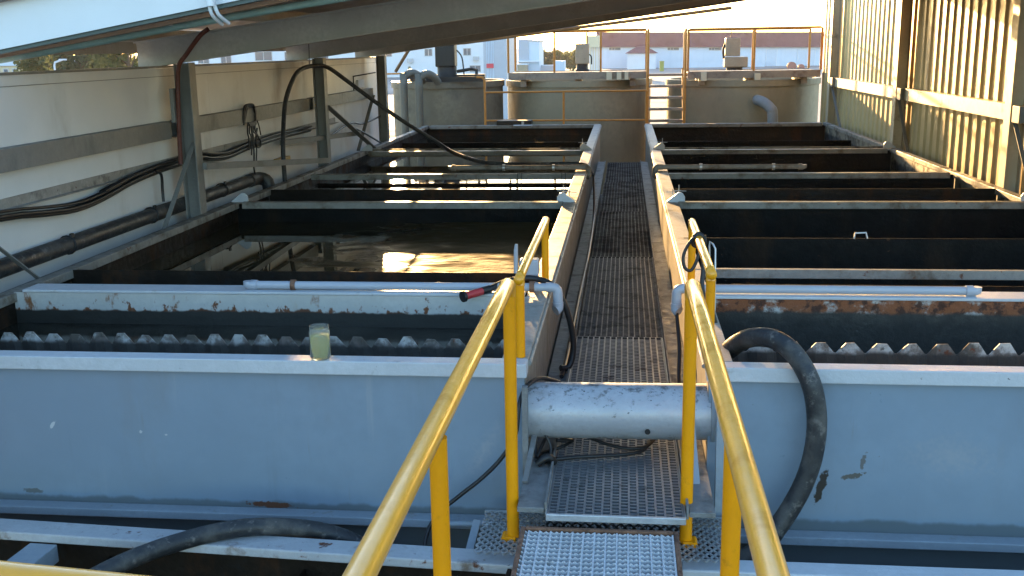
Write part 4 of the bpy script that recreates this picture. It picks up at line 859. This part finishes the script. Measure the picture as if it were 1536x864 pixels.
MB().box(-10.02, -8.8, 110.1, 116.1, 4.601, 4.75).build('roof', M['wframe'], t); MB().box(-11.2, -8.85, 109.6, 110, 2.55, 2.7).build('canopy', M['bwhite'], t)
t = thing('tan_hut', 'small tan hut below the pale two part building', 'hut', (-10.5, 108, 0))
MB().box(-10.9, -10.0, 107, 109, 0, 2.3).build('wall', M['btan'], t); MB().box(-11, -9.9, 106.9, 109.1, 2.301, 2.42).build('roof', M['bwhite'], t)
t = thing('boundary_wall', 'low pale grey boundary wall in front of the distant trees', 'wall', (-8, 112, 0))
MB().box(-9.9, -6.9, 112, 112.3, 0, 2.1).build('wall_panel', M['blilac'], t); MB().box(-9.95, -6.85, 111.95, 112.35, 2.101, 2.2).build('coping', M['bpale'], t)
t = thing('storage_container', 'pale blue box container by the low grey wall', 'container', (-6.8, 108, 0))
MB().box(-7.2, -6.15, 108, 110.5, .1, 2.65).build('box_body', M['bpale'], t, bevel=.02)
b = MB()
for k in range(6): b.box(-7.1+k*.17, -7.05+k*.17, 107.96, 107.999, .2, 2.55)
b.build('ribs', M['door'], t)
t = thing('cream_building', 'small sunlit cream gable building at the left end of the red roofed shed', 'building', (-4.5, 150, 0))
MB().box(-5.3, -3.7, 150, 158, 3.9, 5.5).build('wall', M['bcream'], t)
for k in range(5): MB().box(-5.25+k*.36, -5.15+k*.36, 150, 150.1, 0, 3.9).build('pillar', M['bcream'], t)
MB().box(-5.3, -3.7, 157.8, 158, 0, 3.9).build('back_wall', M['bwhite'], t)
# red roofed shed on gently falling ground
t = thing('red_roofed_shed', 'long pale warehouse with a dark red roof across the yard', 'building', (16, 197, 0))
t.rotation_euler = (0, R(.95), 0)
z0 = -1.0
MB().box(-21.0, 22.0, 0, 18, z0, 3.62).build('wall', M['bpale'], t, at=None)
for o in t.children: o.location = (0, 0, .0); 
def rs(b, nm, m, par=t):
    me_o = b.build(nm, m); me_o.parent = par; me_o.location = (0, 0, 0); return me_o
for o in list(t.children):
    bpy.data.objects.remove(o)
rs(MB().box(-21.0, 22.0, 0, 18, z0, 3.60), 'wall', M['bpale'])
b = MB(); b.prism([(-.7, 3.62), (9, 6.3), (18.7, 3.62), (18.7, 3.5), (9, 6.1), (-.7, 3.5)], 'x', -21.4, 22.4); 
rs(MB().prism([(-.7, 3.58), (-.2, 6.25), (18.0, 6.25), (18.5, 3.58)], 'x', -21.4, 22.4), 'roof', M['bred'])
for (x0, x1) in ((9.6, 11.4), (15.2, 18.2)):
    rs(MB().box(x0, x1, -.10, -.002, z0, 3.1), 'roller_door', M['door'])
    rs(MB().box(x0-.12, x0-.001, -.14, -.002, z0, 3.2).box(x1+.001, x1+.12, -.14, -.002, z0, 3.2).box(x0-.12, x1+.12, -.14, -.002, 3.201, 3.32), 'door_frame', M['bwhite'])
for (x0, x1) in ((-19.0, -16.9), (-8.3, -6.2), (-.8, 1.4)):
    f = rs(MB().box(x0, x1, -.08, -.002, 2.95, 3.05).box(x0, x1, -.08, -.002, 3.45, 3.55).box(x0+.48, x0+.54, -.08, -.002, 3.05, 3.45).box(x0+1.02, x0+1.08, -.08, -.002, 3.05, 3.45), 'window', M['wframe'])
    rs(MB().box(x0+.02, x1-.02, -.05, -.001, 3.051, 3.449), 'pane', M['glass'], f)
b = MB()
for k in range(24): b.box(-10+k*.8, -9.94+k*.8, -3.05, -3.0, z0, 1.1)
b.box(-10, 9, -3.06, -3.02, 1.05, 1.12); b.box(-10, 9, -3.0, -2.98, z0, 1.04)
o = rs(b, 'sheet_fence', M['bpale']); o.parent = None; o.location = (16, 197, 0); tag(o, 'low pale sheet fence in front of the red roofed shed', 'fence')
t = thing('gate_house', 'small white hut with a low red hipped roof by the warehouse', 'hut', (2.9, 188, 0))
MB().box(.4, 5.4, 188, 192, 0, 2.72).build('wall', M['bwhite'], t)
MB().add([(.0, 187.6, 2.721), (5.8, 187.6, 2.721), (5.8, 192.4, 2.721), (0, 192.4, 2.721), (2.2, 190, 4.0), (3.6, 190, 4.0)], [(0,1,5,4), (1,2,5), (2,3,4,5), (3,0,4), (3,2,1,0)]).build('roof', M['bred'], t)
t = thing('wheelie_bin', 'olive yellow bin beside the white hut', 'bin', (5.6, 165, 0))
MB().box(5.35, 6.0, 165, 165.8, 0.1, 1.55).build('bin_body', M['greenbin'], t, bevel=.04); MB().box(5.3, 6.05, 164.95, 165.85, 1.551, 1.66).build('lid', M['greenbin'], t, bevel=.03)
for x, r, lb in ((23.3, .62, 'larger of two dull red drums by the warehouse door'), (24.6, .45, 'smaller of two dull red drums by the warehouse door')):
    t = thing('cable_drum', lb, 'drum', (x, 152, 0), 'red drums by the warehouse')
    MB().tube([(x, 151.6, r+.25), (x, 151.7, r+.25)], r, 24).build('flange', M['reddrum'], t); MB().tube([(x, 152.3, r+.25), (x, 152.4, r+.25)], r, 24).build('flange', M['reddrum'], t)
    MB().tube([(x, 151.701, r+.25), (x, 152.299, r+.25)], r*.6, 20).build('core', M['btan'], t)
t = thing('distant_building', 'pale building with a blue roof edge at the far left above the wall', 'building', (-49, 80, 0))
MB().box(-54, -48.3, 80, 88, 0, 3.25).build('wall', M['bcream'], t); MB().box(-54.3, -48.0, 79.7, 88.3, 3.251, 3.62).build('roof', M['bpale'], t)
for k in range(3): win(t, -50.4+k*.75, -49.9+k*.75, 80, 2.2, 3.05)
# trees
def tree(label, x, y, h, r, seed, mm, leaf=.3, n=1500, group='trees beyond the yard'):
    rnd = random.Random(seed); t = thing('tree', label, 'tree', (x, y, 0), group)
    b = MB(); b.tube([(x, y, 0), (x+.1, y, h*.3), (x, y+.1, h*.55), (x+.05, y, h*.85)], [.05*h, .038*h, .026*h, .008*h], 8)
    for k in range(7):
        a = k*2.4+rnd.random(); z0_ = h*(.3+.07*k); b.tube([(x, y, z0_), (x+math.cos(a)*r*.4, y+math.sin(a)*r*.4, z0_+h*.12), (x+math.cos(a)*r*.75, y+math.sin(a)*r*.75, z0_+h*.2)], [.016*h, .011*h, .004*h], 6)
    b.build('trunk', M['bark'], t)
    c = MB(); clumps = []
    for k in range(26):
        a = rnd.uniform(0, 6.28); rr = r*math.sqrt(rnd.random())*.85; zz = h*rnd.uniform(.34, .95); f_ = 1-abs((zz/h-.6)/.5)**2*.6
        clumps.append((x+math.cos(a)*rr*f_, y+math.sin(a)*rr*f_, zz, r*rnd.uniform(.2, .38)))
    for k in range(n):
        cx, cy_, cz, cr = clumps[rnd.randrange(len(clumps))]
        d = Vector((rnd.gauss(0, 1), rnd.gauss(0, 1), rnd.gauss(0, .8))).normalized()*cr*rnd.random()**.4
        p = Vector((cx, cy_, cz))+d; u = Vector((rnd.gauss(0,1), rnd.gauss(0,1), rnd.gauss(0,1))).normalized(); v = u.orthogonal().normalized()
        s = leaf*rnd.uniform(.5, 1.2)
        c.add([p-u*s, p+v*s*.5, p+u*s, p-v*s*.5], [(0,1,2,3)])
    c.build('crown', M[mm], t); return t
tree('tall leafy tree behind the street lamp above the left wall', -33.6, 62, 6.4, 2.6, 11, 'leaf_d', .22, 2600)
tree('yellow green tree at the left edge, left of the street lamp', -38.3, 66, 5.6, 2.2, 12, 'leaf', .22, 2200)
tree('sparse tree right of the street lamp above the left wall', -29.4, 60, 6.0, 2.1, 13, 'leaf', .22, 1300)
tree('wide dark tree on the skyline left of the middle bridge motor', -11.6, 152, 3.9, 2.2, 14, 'leaf_d', .3, 1200)
tree('low round tree on the skyline behind the pale container', -9.3, 156, 3.3, 1.9, 15, 'leaf', .3, 1000)
tree('rightmost small tree on the skyline beside the cream building', -7.4, 150, 3.5, 1.6, 16, 'leaf', .3, 900)
t = thing('street_lamp', 'pale street lamp in front of the trees above the left wall', 'street lamp', (-28.3, 50, 0))
MB().tube([(-28.3, 50, 0), (-28.3, 50, 3.5), (-28.25, 50, 3.66), (-27.85, 50, 3.78)], .05, 8).build('pole', M['bwhite'], t); MB().box(-28.0, -27.65, 49.9, 50.1, 3.75, 3.83).build('lamp_head', M['bwhite'], t, bevel=.02)

hz = bpy.data.materials.new('evening_haze'); hz.use_nodes = True
hn = hz.node_tree; hn.nodes.remove(hn.nodes['Principled BSDF'])
pv = hn.nodes.new('ShaderNodeVolumePrincipled'); pv.inputs['Density'].default_value = 0.00022; pv.inputs['Color'].default_value = (.93, .95, 1, 1)
pv.inputs['Anisotropy'].default_value = 0.3
hn.links.new(pv.outputs[0], hn.nodes['Material Output'].inputs['Volume'])
MB().box(-260, 260, -60, 420, -1.6, 9.5).build('haze', hz, kind='stuff')
for o in bpy.data.objects:
    if 'o' in o: del o['o']
